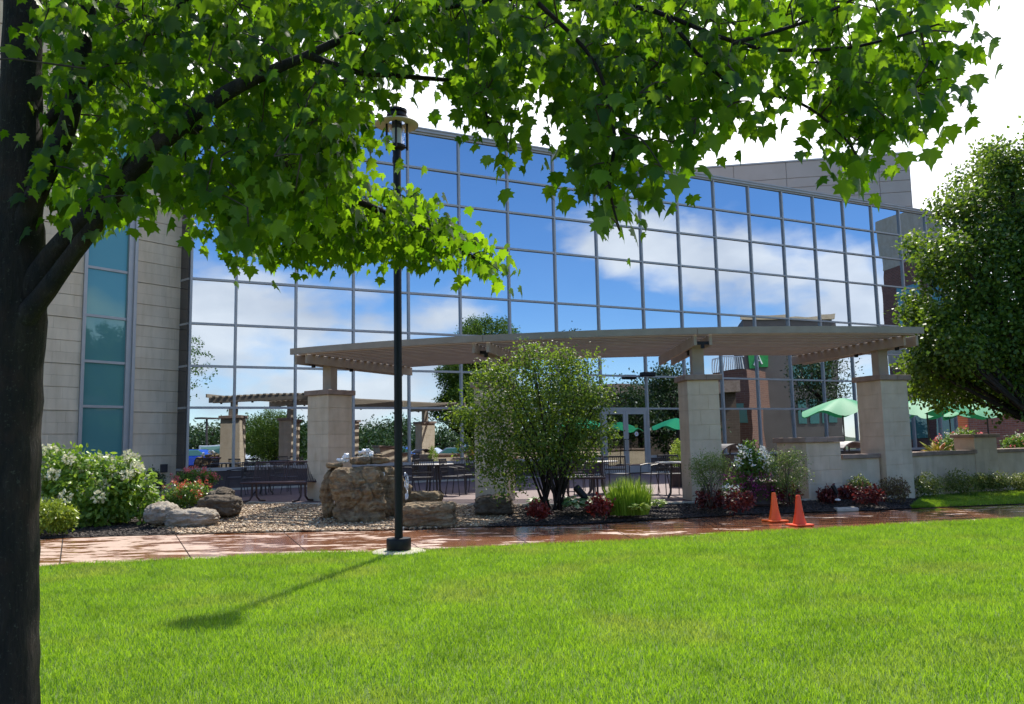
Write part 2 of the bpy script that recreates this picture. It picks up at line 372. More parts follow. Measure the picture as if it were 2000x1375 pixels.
# wet stained concrete walk
m, nt_, o_ = newmat('wet_walk'); b_ = nt_.nodes.new('ShaderNodeBsdfPrincipled')
big = tex(nt_, 1.1, 4, .5); wetn = tex(nt_, 2.6, 8, .66, stretch=(.6, 1.5, 1))
g_ = nt_.nodes.new('ShaderNodeNewGeometry'); sp_ = nt_.nodes.new('ShaderNodeSeparateXYZ'); nt_.links.new(g_.outputs['Position'], sp_.inputs[0])
gx = nt_.nodes.new('ShaderNodeMapRange'); nt_.links.new(sp_.outputs[0], gx.inputs[0]); gx.inputs[1].default_value = -6; gx.inputs[2].default_value = 1; gx.inputs[3].default_value = .03; gx.inputs[4].default_value = -.075
ad = nt_.nodes.new('ShaderNodeMath'); ad.operation = 'ADD'; nt_.links.new(wetn.outputs[0], ad.inputs[0]); nt_.links.new(gx.outputs[0], ad.inputs[1])
dry = nt_.nodes.new('ShaderNodeMapRange'); dry.interpolation_type = 'SMOOTHSTEP'; nt_.links.new(ad.outputs[0], dry.inputs[0]); dry.inputs[1].default_value = .48; dry.inputs[2].default_value = .56
wc = ramp(nt_, big.outputs[0], [(.35, (.19,.075,.035)), (.52, (.26,.105,.05)), (.68, (.20,.09,.065))])
fine = tex(nt_, 18, 5); wc = mixc(nt_, ramp(nt_, fine.outputs[0], [(.4, (0,0,0)), (.7, (.3,.3,.3))]), wc, (.34,.17,.10))
col = mixc(nt_, dry.outputs[0], wc, (.50,.36,.28)); nt_.links.new(col, b_.inputs['Base Color'])
rr = nt_.nodes.new('ShaderNodeMapRange'); nt_.links.new(dry.outputs[0], rr.inputs[0]); rr.inputs[3].default_value = .09; rr.inputs[4].default_value = .55; nt_.links.new(rr.outputs[0], b_.inputs['Roughness'])
nt_.links.new(bump(nt_, tex(nt_, 55, 3).outputs[0], .12, .004), b_.inputs['Normal']); nt_.links.new(b_.outputs[0], o_.inputs[0]); mt['walk'] = m

# brick
def brickmat(name, ang, c1, c2, mortar, sc=1.0):
    m, nt, o = newmat(name); b = nt.nodes.new('ShaderNodeBsdfPrincipled'); g = nt.nodes.new('ShaderNodeNewGeometry')
    mp = nt.nodes.new('ShaderNodeMapping'); mp.inputs['Rotation'].default_value = (0, 0, -ang); nt.links.new(g.outputs['Position'], mp.inputs[0])
    sp = nt.nodes.new('ShaderNodeSeparateXYZ'); nt.links.new(mp.outputs[0], sp.inputs[0]); cb = nt.nodes.new('ShaderNodeCombineXYZ'); nt.links.new(sp.outputs[0], cb.inputs[0]); nt.links.new(sp.outputs[2], cb.inputs[1])
    br = nt.nodes.new('ShaderNodeTexBrick'); nt.links.new(cb.outputs[0], br.inputs['Vector']); br.inputs['Scale'].default_value = 1
    br.inputs['Brick Width'].default_value = .30*sc; br.inputs['Row Height'].default_value = .10*sc; br.inputs['Mortar Size'].default_value = .007*sc
    br.inputs['Color1'].default_value = (*c1, 1); br.inputs['Color2'].default_value = (*c2, 1); br.inputs['Mortar'].default_value = (*mortar, 1)
    nt.links.new(br.outputs[0], b.inputs['Base Color']); b.inputs['Roughness'].default_value = .85; nt.links.new(b.outputs[0], o.inputs[0]); return m

mt['leaf_maple'] = leafmat('maple_leaf', [(0, (.006,.020,.002)), (.5, (.014,.036,.003)), (1, (.036,.080,.006))], [(.15,.40,.006), (.48,.82,.02)], .40, .42, .35)
mt['leaf_pear'] = leafmat('pear_leaf', [(0, (.030,.068,.012)), (.6, (.055,.115,.018)), (1, (.16,.23,.035))], [(.14,.28,.02), (.34,.50,.03)], .34, .45, .35)
mt['leaf_bush'] = leafmat('bush_leaf', [(0, (.035,.078,.012)), (.6, (.07,.135,.02)), (1, (.17,.24,.04))], [(.16,.30,.02), (.36,.50,.04)], .38, .48, .35)
mt['leaf_airy'] = leafmat('airy_leaf', [(0, (.09,.15,.03)), (1, (.20,.28,.07))], [(.25,.38,.08), (.40,.52,.14)], .38)
mt['leaf_hyd'] = leafmat('hydrangea_leaf', [(0, (.08,.16,.02)), (.6, (.17,.29,.035)), (1, (.30,.42,.07))], [(.25,.45,.03), (.42,.60,.06)], .38)
mt['petal_cream'] = leafmat('cream_petal', [(0, (.62,.62,.38)), (1, (.82,.80,.62))], [(.6,.6,.4), (.8,.78,.6)], .25)
mt['juniper'] = leafmat('juniper_leaf', [(0, (.12,.20,.015)), (1, (.30,.38,.03))], [(.3,.42,.03), (.45,.55,.05)], .3)
mt['conifer'] = leafmat('dark_conifer_leaf', [(0, (.04,.06,.015)), (1, (.09,.11,.03))], [(.1,.15,.03), (.15,.2,.04)], .2)
mt['leaf_green'] = leafmat('plant_leaf', [(0, (.05,.11,.02)), (1, (.13,.24,.04))], [(.18,.35,.03), (.3,.5,.06)], .35)
mt['leaf_lime'] = leafmat('lime_leaf', [(0, (.22,.34,.03)), (1, (.42,.52,.09))], [(.4,.55,.05), (.55,.7,.12)], .35)
mt['leaf_hosta'] = leafmat('hosta_leaf', [(0, (.10,.19,.06)), (.5, (.18,.30,.09)), (1, (.50,.58,.28))], [(.2,.35,.06), (.4,.5,.2)], .3)
mt['leaf_yg'] = leafmat('boxwood_leaf', [(0, (.07,.11,.02)), (.5, (.16,.21,.04)), (1, (.34,.36,.08))], [(.22,.32,.04), (.4,.45,.1)], .3)
mt['leaf_brown'] = leafmat('bronze_leaf', [(0, (.08,.05,.03)), (.6, (.16,.10,.05)), (1, (.25,.22,.07))], [(.2,.12,.05), (.3,.25,.08)], .3)
mt['leaf_red'] = leafmat('burgundy_leaf', [(0, (.045,.010,.012)), (.6, (.12,.02,.02)), (1, (.28,.07,.05))], [(.2,.02,.02), (.35,.06,.04)], .3)
mt['leaf_coral'] = leafmat('scarlet_leaf', [(0, (.08,.010,.008)), (1, (.26,.04,.028))], [(.4,.03,.02), (.5,.06,.04)], .3)
mt['petal_pink'] = leafmat('pink_petal', [(0, (.70,.08,.12)), (.6, (.85,.18,.20)), (1, (.90,.34,.30))], [(.7,.1,.12), (.9,.3,.3)], .3)
mt['petal_red'] = leafmat('red_petal', [(0, (.50,.05,.03)), (.6, (.72,.11,.06)), (1, (.80,.28,.14))], [(.7,.08,.05), (.8,.25,.15)], .3)
mt['petal_white'] = leafmat('white_petal', [(0, (.80,.80,.76)), (1, (.88,.88,.85))], [(.8,.8,.75), (.9,.9,.85)], .3)
mt['petal_purple'] = leafmat('purple_petal', [(0, (.16,.01,.10)), (1, (.40,.04,.24))], [(.3,.02,.2), (.5,.05,.3)], .3)
mt['leaf_ornamental'] = leafmat('ornamental_blade', [(0, (.15,.28,.02)), (1, (.30,.46,.05))], [(.4,.6,.03), (.55,.75,.08)], .45)
mt['leaf_far'] = leafmat('distant_leaf', [(0, (.018,.042,.010)), (1, (.045,.085,.018))], [(.06,.12,.015), (.10,.18,.02)], .2)
mt['blade'] = leafmat('lawn_blade', [(0, (.10,.22,.016)), (.75, (.18,.34,.028)), (1, (.36,.46,.12))], [(.32,.58,.014), (.48,.74,.03)], .43, .42, .45, .9, ((.25,.32,.06), (.52,.60,.08)))
mt['umbrella'] = leafmat('umbrella_cloth', [(0, (.02,.30,.13)), (1, (.03,.34,.16))], [(.015,.20,.08), (.015,.20,.08)], .15, .6, .25)

# ================================================================== SETTING
ZP = -0.20
near_px = [(110,1108),(357,1094),(602,1084),(900,1073),(1100,1063),(1300,1052),(1560,1036),(1700,1029),(2000,1013)]
far_px = [(70,1053),(250,1047),(500,1041),(770,1036),(900,1031),(1126,1025),(1350,1012),(1500,1004),(1700,998),(1800,993),(2000,985)]
nw = [atz(x, y, ZP) for x, y in near_px]; fw = [atz(x, y, ZP) for x, y in far_px]
NX = np.array([-30, -12, -7.2]+[p.x for p in nw]+[14, 30]); NY = np.array([-2.0, 7.3, 9.25]+[p.y for p in nw]+[15.3, 23.5])
FX = np.array([-32, -14, -9.5]+[p.x for p in fw]+[16, 32]); FY = np.array([1.0, 11.3, 12.75]+[p.y for p in fw]+[18.2, 26.5])
ynear = lambda x: float(np.interp(x, NX, NY)); yfar = lambda x: float(np.interp(x, FX, FY))
C0 = Vector((3.5, 33.2)); RE = 17.6
def yarc(x):
    dx = x-C0.x
    if dx < -12.2: return 33.2-math.sqrt(RE*RE-12.2**2)+(-12.2-dx)*1.0
    if dx > 3.0:
        return 33.2-math.sqrt(RE*RE-9)+(dx-3)*.86
    return 33.2-math.sqrt(RE*RE-dx*dx)
def bedz(x, y):
    a, b = yfar(x), yarc(x); t = min(max((y-a)/max(b-a, .3), 0), 1); t = t*t*(3-2*t)
    if x > 7.0: t *= max(0, 1-(x-7.0)*.6)*.5+.25*t
    return ZP+.01+t*.155+.025*mnoise.noise(Vector((x*1.3, y*1.3, 0)))*(1 if .05 < t < .97 else 0)

mb = MB(); g = 900; mb.add([(-g,-g,-.42),(g,-g,-.42),(g,g,-.42),(-g,g,-.42)], [(0,1,2,3)])
structure('ground', mb, mt['ground'])
def strip(xs, lo, hi, n, zf):
    mb = MB(); vs = []
    for x in xs:
        a, b = lo(x), hi(x)
        for j in range(n+1):
            y = a+(b-a)*j/n; vs.append((x, y, zf(x, y)))
    m_ = n+1; fs = []
    for i in range(len(xs)-1):
        for j in range(n): fs.append((i*m_+j, (i+1)*m_+j, (i+1)*m_+j+1, i*m_+j+1))
    mb.add(vs, fs); return mb
lawnz = lambda x, y: ZP+.005+.02*mnoise.noise(Vector((x*.5, y*.5, 3)))-.010*max(0, 8-y)**1.2*.25
xs = list(np.arange(-30, 30.1, .5))
structure('lawn_base', strip(xs, lambda x: -6.0, lambda x: ynear(x)-.01, 30, lawnz), mt['lawnbase'], smooth=True)
structure('planting_bed', strip(list(np.arange(-13, 15.1, .2)), lambda x: yfar(x)+.01, lambda x: yarc(x)+.25, 22, bedz), mt['soil'], smooth=True)
mb = MB(); mb.box(-60, 110, -120, -6.0, -.5, -.36); structure('parking_lot', mb, mt['asphalt'])
mb = MB()
for k in range(-14, 30): mb.box(k*2.7, k*2.7+.1, -19, -14, -.36, -.356)
structure('parking_markings', mb, mt['white'])
# walk slabs
mbw = MB(); vsub = 6
for k in range(-7, 13):
    n0, n1 = -5.38+1.40*k, -5.38+1.40*(k+1); f0, f1 = -7.16+1.72*k, -7.16+1.72*(k+1)
    gap = .008; top = []; 
    for i in range(7):
        t = i/6; xn = n0+gap+(n1-n0-2*gap)*t; xf = f0+gap+(f1-f0-2*gap)*t
        top.append(((xn, ynear(xn)), (xf, yfar(xf))))
    vs = []
    for a, b in top: vs += [(a[0], a[1], ZP), (b[0], b[1], ZP), (a[0], a[1], ZP-.1), (b[0], b[1], ZP-.1)]
    fs = []
    for i in range(6):
        q = i*4; fs += [(q, q+4, q+5, q+1), (q, q+2, q+6, q+4), (q+1, q+5, q+7, q+3)]
    fs += [(0, 1, 3, 2), (24, 26, 27, 25)]
    mbw.add(vs, fs)
structure('walkway', mbw, mt['walk'])
structure('walkway_bed', strip(list(np.arange(-24, 26, .5)), ynear, yfar, 2, lambda x, y: ZP-.012), mt['soil'])
# patio: slab behind the arc with a paler kerb edge
poly = [(x, yarc(x)+(.14 if x < 6.4 else .3)) for x in np.arange(-12.5, 16.1, .3)]
mb = MB(); mb.prism(poly+[(24, 26), (40, 48), (-20, 48), (-20, 30)], -.3, 0); structure('patio', mb, mt['patio'])
mb = MB(); xs_ = list(np.arange(-10.5, 6.2, .3)); vs = []; fs = []
for x in xs_:
    y = yarc(x); vs += [(x, y, .004), (x, y+.16, .004), (x, y, -.25), (x, y+.16, -.25)]
for i in range(len(xs_)-1):
    q = i*4; fs += [(q, q+4, q+5, q+1), (q, q+2, q+6, q+4), (q+1, q+5, q+7, q+3)]
mb.add(vs, fs); structure('patio_kerb', mb, mt['concrete'])

# ---- loose cover: lawn blades, gravel, mulch
def blades(name, x0, x1, ylo, yhi, n, h, w, mat, zf, dens=None):
    rg = np.random.default_rng(5)
    X = rg.uniform(x0, x1, n); lo = np.array([ylo(x) for x in X]); hi = np.array([yhi(x) for x in X])
    u = rg.uniform(0, 1, n)
    if dens: u = u**dens
    Y = lo+(hi-lo)*u
    # keep those in or near the view
    return X, Y
def grass(name, X, Y, h, w, mat, zf, label, cat):
    rg = np.random.default_rng(9); n = len(X)
    Z = np.array([zf(x, y) for x, y in zip(X, Y)])
    hh = h*rg.uniform(.6, 1.3, n); a = rg.uniform(0, 2*np.pi, n); lean = rg.uniform(.15, .85, n)*hh; la = rg.uniform(0, 2*np.pi, n)
    wx, wy = np.cos(a)*w/2, np.sin(a)*w/2; lx, ly = np.cos(la)*lean, np.sin(la)*lean
    z0 = np.zeros(n); P = np.stack([X, Y, Z], 1)
    v = np.stack([np.stack([-wx, -wy, z0], 1), np.stack([wx, wy, z0], 1),
                  np.stack([lx*.35+wx*.8, ly*.35+wy*.8, hh*.55], 1), np.stack([lx*.35-wx*.8, ly*.35-wy*.8, hh*.55], 1),
                  np.stack([lx, ly, hh*.95], 1)], 1)+P[:, None]
    F = np.array([(0,1,2),(0,2,3),(3,2,4)])[None]+(np.arange(n)*5)[:, None, None]
    o = np_mesh(name, v.reshape(-1, 3), F.reshape(-1, 3), mat); tag(o, label, cat, kind='stuff'); return o
rg = np.random.default_rng(3)
n = 620000
Dd = 3.6+(14.2-3.6)*rg.uniform(0, 1, n)**.80
Xx = Dd*rg.uniform(-.82, .82, n)
yn = np.interp(Xx, NX, NY)+.03*np.sin(Xx*7)+.03*np.sin(Xx*2.3+1)
ok = Dd < yn+.02
grass('lawn', Xx[ok], Dd[ok], .046, .0046, mt['blade'], lawnz, 'bright green mown lawn filling the foreground', 'lawn')
# right-hand grass verge beyond the walk
n = 42000; Xx = rg.uniform(7.35, 13.5, n); lo = np.interp(Xx, FX, FY); wdt = np.clip((Xx-7.35)*1.5, 0, 2.5); Yy = lo+.03+wdt*rg.uniform(0, 1, n)
grass('grass_verge', Xx, Yy, .055, .006, mt['blade'], bedz, 'shaded strip of grass between the walk and the right-hand shrubs', 'grass')

def pebble_mesh(name, P, r, flat, mat, label, cat, rg):
    t = (1+5**.5)/2; V = np.array([(-1,t,0),(1,t,0),(-1,-t,0),(1,-t,0),(0,-1,t),(0,1,t),(0,-1,-t),(0,1,-t),(t,0,-1),(t,0,1),(-t,0,-1),(-t,0,1)], float)/1.9
    F = np.array([(0,11,5),(0,5,1),(0,1,7),(0,7,10),(0,10,11),(1,5,9),(5,11,4),(11,10,2),(10,7,6),(7,1,8),(3,9,4),(3,4,2),(3,2,6),(3,6,8),(3,8,9),(4,9,5),(2,4,11),(6,2,10),(8,6,7),(9,8,1)])
    n = len(P); a = rg.uniform(0, 2*np.pi, n); s = r*rg.uniform(.6, 1.5, n)
    sx, sy, sz = s*rg.uniform(.8, 1.4, n), s*rg.uniform(.6, 1, n), s*flat*rg.uniform(.7, 1.1, n)
    x = V[None, :, 0]*sx[:, None]; y = V[None, :, 1]*sy[:, None]; z = V[None, :, 2]*sz[:, None]
    tl = rg.uniform(-.5, .5, n)[:, None]; z = z+x*tl
    Q = np.stack([x*np.cos(a)[:, None]-y*np.sin(a)[:, None], x*np.sin(a)[:, None]+y*np.cos(a)[:, None], z], 2)+P[:, None]
    FF = F[None]+(np.arange(n)*12)[:, None, None]
    o = np_mesh(name, Q.reshape(-1, 3), FF.reshape(-1, 3), mat, smooth=True); tag(o, label, cat, kind='stuff'); return o
# gravel polygon (world), from photo outline on the bed
gl = [(-5.15, 13.3), (-5.7, 13.9), (-6.3, 14.6), (-6.4, 15.4), (-6.2, 18.2)]; gr = [(-.45, 13.4), (-.35, 14.0), (-.2, 14.8), (.1, 15.9), (.1, 16.8)]
gxl = lambda y: np.interp(y, [p[1] for p in gl], [p[0] for p in gl]); gxr = lambda y: np.interp(y, [p[1] for p in gr], [p[0] for p in gr])
def bed_points(n, x0, x1, inside, rg):
    X = rg.uniform(x0, x1, n); a = np.interp(X, FX, FY)+.02; b = np.array([yarc(x) for x in X])-.01; Y = a+(b-a)*rg.uniform(0, 1, n)
    ing = (X > gxl(Y)+.08*np.sin(Y*5)) & (X < gxr(Y)+.1*np.sin(Y*4)); ok = ing if inside else ~ing
    return X[ok], Y[ok]
X, Y = bed_points(17000, -6.6, .3, True, rg)
P = np.stack([X, Y, np.array([bedz(x, y)+.012 for x, y in zip(X, Y)])], 1)
pebble_mesh('gravel', P, .026, .6, mt['pebble'], 'tan river gravel spread round the fountain boulders', 'gravel', rg)
mbg = strip(list(np.arange(-6.3, .15, .1)), lambda x: max(yfar(x)+.02, float(np.interp(x, [-6.4,-5.7,-5.15], [14.8,13.9,13.3]))), lambda x: yarc(x)-.01, 14, lambda x, y: bedz(x, y)+.006)
structure('gravel_base', mbg, mt['gravelbase'], smooth=True)
X, Y = bed_points(30000, -10.5, 11, False, rg)
ok = ~((X > 7.35) & (Y < np.interp(X, FX, FY)+np.clip((X-7.35)*1.5, 0, 2.45))); X, Y = X[ok], Y[ok]
P = np.stack([X, Y, np.array([bedz(x, y)+.008 for x, y in zip(X, Y)])], 1)
pebble_mesh('mulch', P, .022, .35, mt['mulch'], 'dark shredded bark mulch covering the planting beds', 'mulch', rg)

# ================================================================== OFFICE BUILDING
YAW = 1.10273; FO = Vector((-8.1743, 24.2307, 0)); FROT = math.pi/2-YAW
MF = Matrix.Translation(FO) @ Matrix.Rotation(FROT, 4, 'Z')
cols = [-1.258, 0, 1.763, 3.561, 5.399, 7.235, 9.09, 10.955, 12.74, 14.761, 16.568, 18.414, 20.262, 22.109, 23.946, 25.754, 27.571, 29.412, 31.226, 32.35]
rows = [.61+r for r in (0, 1.762, 2.966, 4.202, 5.52, 7.341, 8.648, 9.807, 11.011)]
bld = thing('office_building', 'large office building with a mirrored glass curtain wall, stone wing and grey penthouse', 'building', FO, FROT)
def LB(): return MB(MF)
TOPZ = rows[-1]
for i, u in enumerate(cols):
    mb = LB(); z0 = 0 if i in (8, 9) else rows[0]
    mb.cbox(u-.034, u+.034, -.075, .06, z0, TOPZ+.02, .004); build('mullion', mb, mt['alu'], bld)
for j, z in enumerate(rows):
    mb = LB(); a, b = cols[0]-.02, cols[-1]+.02
    if j == 0:
        mb.box(a, cols[8]-.035, -.085, .06, z-.06, z+.035); mb.box(cols[9]+.035, b, -.085, .06, z-.06, z+.035)
    else: mb.box(a, b, -.062, .055, z-.033, z+.033)
    build('transom' if j else 'sill', mb, mt['alu'], bld)
mb = LB(); mb.box(cols[0]-.05, cols[-1]+.1, -.12, .5, TOPZ+.033, TOPZ+.12); mb.box(cols[0]-.06, cols[-1]+.12, -.15, .5, TOPZ+.123, TOPZ+.17); build('coping', mb, mt['alu'], bld)
panes = []
for i in range(len(cols)-1):
    for j in range(len(rows)-1):
        if i == 8 and j == 0: continue
        panes.append((i, j))
area = lambda p: (cols[p[0]+1]-cols[p[0]])*(rows[p[1]+1]-rows[p[1]])/(1+.05*p[0])**2
hid = lambda p: p[0] >= 18 or (p[1] >= 5 and p[0] <= 3) or (p[1] == 7 and p[0] <= 3)
panes.sort(key=lambda p: (hid(p), -area(p)))
rp = random.Random(4)
def pane(mb, i, j):
    a, b = cols[i], cols[i+1]; z0, z1 = rows[j], rows[j+1]; t1 = rp.uniform(-.0035, .0035); t2 = rp.uniform(-.003, .003)
    vs = []
    for (x, z) in ((a, z0), (b, z0), (b, z1), (a, z1)):
        y = t1*(x-(a+b)/2)+t2*(z-(z0+z1)/2); vs.append((x, y, z))
    mb.add(vs+[(v[0], v[1]+.02, v[2]) for v in vs], [(0,1,2,3), (7,6,5,4), (0,4,5,1), (1,5,6,2), (2,6,7,3), (3,7,4,0)])
for p in panes[:100]:
    mb = LB(); pane(mb, *p); build('glass_pane', mb, mt['glass'], bld)
mb = LB()
for p in panes[100:]: pane(mb, *p)
o = build('glass_pane', mb, mt['glass'], bld); o['kind'] = 'stuff'
# tiled base wall
mb = LB()
def tiles(mb, a, b, z0, z1, y0, w, h):
    n = max(1, round((b-a)/w)); k = max(1, round((z1-z0)/h))
    for i in range(n):
        for j in range(k): mb.cbox(a+(b-a)*i/n+.003, a+(b-a)*(i+1)/n-.003, y0, y0+.05, z0+(z1-z0)*j/k+.003, z0+(z1-z0)*(j+1)/k-.003, .003)
tiles(mb, cols[0], cols[8]-.04, .0, .548, -.05, .9, .275); tiles(mb, cols[9]+.04, cols[-1], .0, .548, -.05, .9, .275)
mb.box(cols[0], cols[8]-.04, -.02, .25, 0, .545); mb.box(cols[9]+.04, cols[-1], -.02, .25, 0, .545)
build('base_wall', mb, mt['basewall'], bld)
mb = LB(); mb.box(cols[0], cols[8]-.05, -.32, -.06, 0, .05); mb.box(cols[9]+.05, cols[-1], -.32, -.06, 0, .05); build('plinth', mb, mt['concrete'], bld)
# double door in bay 8
d0, d1 = cols[8]+.034, cols[9]-.034; zt = rows[1]-.034
mb = LB(); mb.box(d0, d1, -.06, .05, zt-.05, zt); mb.box(d0, d0+.05, -.06, .05, 0.02, zt-.051); mb.box(d1-.05, d1, -.06, .05, .02, zt-.051); build('door_frame', mb, mt['alu'], bld)
dm = (d0+d1)/2
for s, (a, b) in enumerate(((d0+.055, dm-.004), (dm+.004, d1-.055))):
    zz = zt-.055; fr = .105
    mb = LB(); mb.cbox(a, a+fr, -.05, .0, .03, zz, .004); mb.cbox(b-fr, b, -.05, .0, .03, zz, .004); mb.cbox(a+fr, b-fr, -.048, -.002, zz-.12, zz, .004); mb.cbox(a+fr, b-fr, -.048, -.002, .03, .28, .004)
    dr = build('door', mb, mt['alu'], bld)
    mb = LB(); mb.box(a+fr, b-fr, -.03, -.018, .28, zz-.12); build('glass_pane', mb, mt['doorglass'], dr)
    xh = (b-.05) if s == 0 else (a+.05); q = -1 if s == 0 else 1
    mb = LB(); mb.tube([(xh, -.05, 1.25), (xh, -.11, 1.25), (xh+q*.09, -.11, 1.25)], .013, 8); mb.tube([(xh, -.05, .85), (xh, -.11, .85), (xh+q*.09, -.11, .85)], .013, 8)
    mb.tube([(xh+q*.09, -.11, .84), (xh+q*.09, -.11, 1.26)], .014, 8); build('handle', mb, mt['black'], dr)
    if s == 1:
        for (zc, mm, r_) in ((1.44, 'white', .085), (1.72, 'leaf_lime', .07)):
            mb = LB(); xc = (a+b)/2; mb.add([(xc+r_*math.cos(2*math.pi*k/20), -.036, zc+r_*math.sin(2*math.pi*k/20)) for k in range(20)], [tuple(range(20))]); build('sticker', mb, mt[mm], dr)
        mb = LB(); xc = (a+b)/2
        mb.tube([(xc-.035, -.040, 1.40), (xc, -.040, 1.485), (xc+.035, -.040, 1.40)], .007, 6); mb.tube([(xc-.02, -.040, 1.43), (xc+.02, -.040, 1.43)], .006, 6); build('sticker_mark', mb, mt['cone_b'], dr)
# dark return strip between glass and stone wing
ret = (-.215, .512); Lr = math.hypot(*ret)
MR = MF @ Matrix.Translation(Vector((cols[0]-.04, .03, 0))) @ Matrix.Rotation(math.atan2(ret[1], ret[0]), 4, 'Z')
mb = MB(MR); mb.box(.03, Lr-.03, -.01, .02, .2, TOPZ); build('return_glass', mb, glassmat('return_glass', (.42,.40,.38), (.25,.25,.24), .35, (.06,.055,.055)), bld)
mb = MB(MR); mb.box(Lr-.03, Lr+.02, -.03, .05, .0, TOPZ+.1)
for z in rows: mb.box(.02, Lr-.03, -.04, .03, z-.03, z+.03)
build('return_frame', mb, mt['alu'], bld)
# interior and shell
mb = LB(); mb.box(cols[0]+.2, cols[-1]-.1, 7.0, 7.2, 0, TOPZ); mb.box(cols[0]+.2, cols[-1]-.1, .3, 7.0, 4.55, 4.95); mb.box(cols[0]+.2, cols[-1]-.1, .3, 7.0, TOPZ-.5, TOPZ-.35)
build('interior_wall', mb, mt['interior'], bld)
mb = LB(); mb.box(cols[0]+.1, cols[-1]-.1, .25, 7.0, .0, .02); build('interior_floor', mb, mt['carpet'], bld)
for a_, b_ in ((cols[4]+1.3, cols[5]+1.2), (cols[9]+.4, cols[15]+.5)):
    mb = LB(); mb.box(a_, b_, .6, .75, 2.75, 3.55); build('interior_bulkhead', mb, mt['bulkhead'], bld)
for u in (2.9, 8.3, 13.8, 19.3, 24.9, 30.2):
    mb = LB(); mb.box(u-.25, u+.25, 1.0, 1.5, .02, TOPZ-.5); build('interior_column', mb, mt['interior'], bld)
mb = LB(); mb.box(cols[0]-.3, cols[-1]+.1, .45, 18, TOPZ-.3, TOPZ+.05); mb.box(cols[0]-.3, cols[-1]+.1, 17.8, 18, 0, TOPZ-.3); mb.box(cols[-1], cols[-1]+.15, .1, 17.8, 0, TOPZ-.3); mb.box(cols[0]-.3, cols[0]-.1, .8, 17.8, 0, TOPZ-.3)
build('roof', mb, mt['panel'], bld)
# penthouse behind the parapet
Pr = atD(1783, 420, 40.0); Pl = atD(1385, 330, 41.6); dv = Vector((Pr.x-Pl.x, Pr.y-Pl.y, 0)); lp = dv.length; ang = math.atan2(dv.y, dv.x)
MPn = Matrix.Translation(Vector((Pr.x, Pr.y, 0))) @ Matrix.Rotation(ang, 4, 'Z')
ztop = zat(1770, 300, 40.0); H0 = 11.6
mb = MB(MPn); Lw = 24.0; mb.box(-Lw, -.02, .02, 7.9, H0, ztop-.05)
hs = [H0, H0+.9, H0+1.65, H0+2.25, H0+2.75, ztop]; hs = [h for h in hs if h < ztop-.2]+[ztop]
seam = [0, -1.45, -3.3, -5.9, -8.5, -11, -13.6, -16, -19, -24]
for i in range(len(seam)-1):
    for j in range(len(hs)-1): mb.cbox(seam[i+1]+.012, seam[i]-.012, -.03, .03, hs[j]+.012, hs[j+1]-.012, .005)
mb.box(-.01, .02, -.02, 7.9, H0, ztop-.02)
build('penthouse', mb, mt['panel'], bld)
mb = MB(MPn); mb.box(-Lw-.1, .06, -.07, 8, ztop+.003, ztop+.08); build('penthouse_coping', mb, mt['alu'], bld)

# stone wing to the left
WP = Vector((-9.70, 24.02, 0)); wa = math.atan2(.804, .595)
MWg = Matrix.Translation(WP) @ Matrix.Rotation(wa, 4, 'Z')      # local x runs to the right/back along the wall, wall lies at x<0, outside is -y
def wx(px):   # local x where image column px meets the wall plane
    d = ray(px, 700); t = Vector((0, 0)); ux, uy = math.cos(wa), math.sin(wa)
    # solve d*k = WP + u*s
    det = d.x*(-uy)+d.y*ux; k = (WP.x*(-uy)+WP.y*ux)/det
    return (d.x*k-WP.x)*ux+(d.y*k-WP.y)*uy
w0, w1 = wx(157), wx(262); wall_top = 13.4
mb = MB(MWg); rb = random.Random(8)
crs = .3050
def course(mb, xa, xb, z0, z1, proud):
    x = xa
    while x < xb-.01:
        w = rb.choice((.8, 1.0, 1.2, .9)); e = min(x+w, xb)
        if xb-e < .2: e = xb
        mb.cbox(x+.0008, e-.0008, -proud, .1, z0, z1, .0015); x = e
z = -.2; k = 0
while z < wall_top:
    proud = .0 if k % 4 else .0
    gp = .012 if k % 2 == 0 else .0012
    for xa, xb in ((-12, w0), (w1, 0)):
        course(mb, xa, xb, z+gp, z+crs-.0015, 0)
        if k % 4 == 0: mb.box(xa, xb, -.02, .05, z+gp, z+gp+.03)
    z += crs; k += 1
sw = build('stone_wall', mb, mt['wallstone'], bld)
mb = MB(MWg); mb.box(-12, w0, .04, .4, -.2, wall_top); mb.box(w1, 0, .04, .4, -.2, wall_top); mb.box(-12, w0, .4, 8, -.2, wall_top-.5); mb.box(w0-.05, w1+.05, .35, .6, -.2, wall_top); build('wall_core', mb, mt['mortar'], bld)
mb = MB(MWg); mb.box(-12.05, .1, -.06, .5, wall_top, wall_top+.15); build('stone_coping', mb, mt['capstone'], bld)
mb = MB(MWg); mb.box(w0+.003, w0+.09, -.05, .3, .05, wall_top); mb.box(w1-.24, w1-.003, -.01, .3, .05, wall_top); mb.box(w1-.09, w1-.003, -.06, -.012, .05, wall_top)
wr = [rows[0]-.0]+rows[1:]+[12.6]
for z in wr: mb.box(w0+.09, w1-.24, .02, .10, z-.035, z+.035)
fr = build('tall_window', mb, mt['alu'], bld)
for j in range(len(wr)-1):
    mb = MB(MWg); mb.box(w0+.09, w1-.24, .06, .08, wr[j]+.035, wr[j+1]-.035); build('glass_pane', mb, mt['tealglass'], fr)
vx = wx(325); mb = MB(MWg); mb.box(vx-.10, vx+.10, -.05, 0, .55, .78); build('wall_vent', mb, mt['dark'], bld)
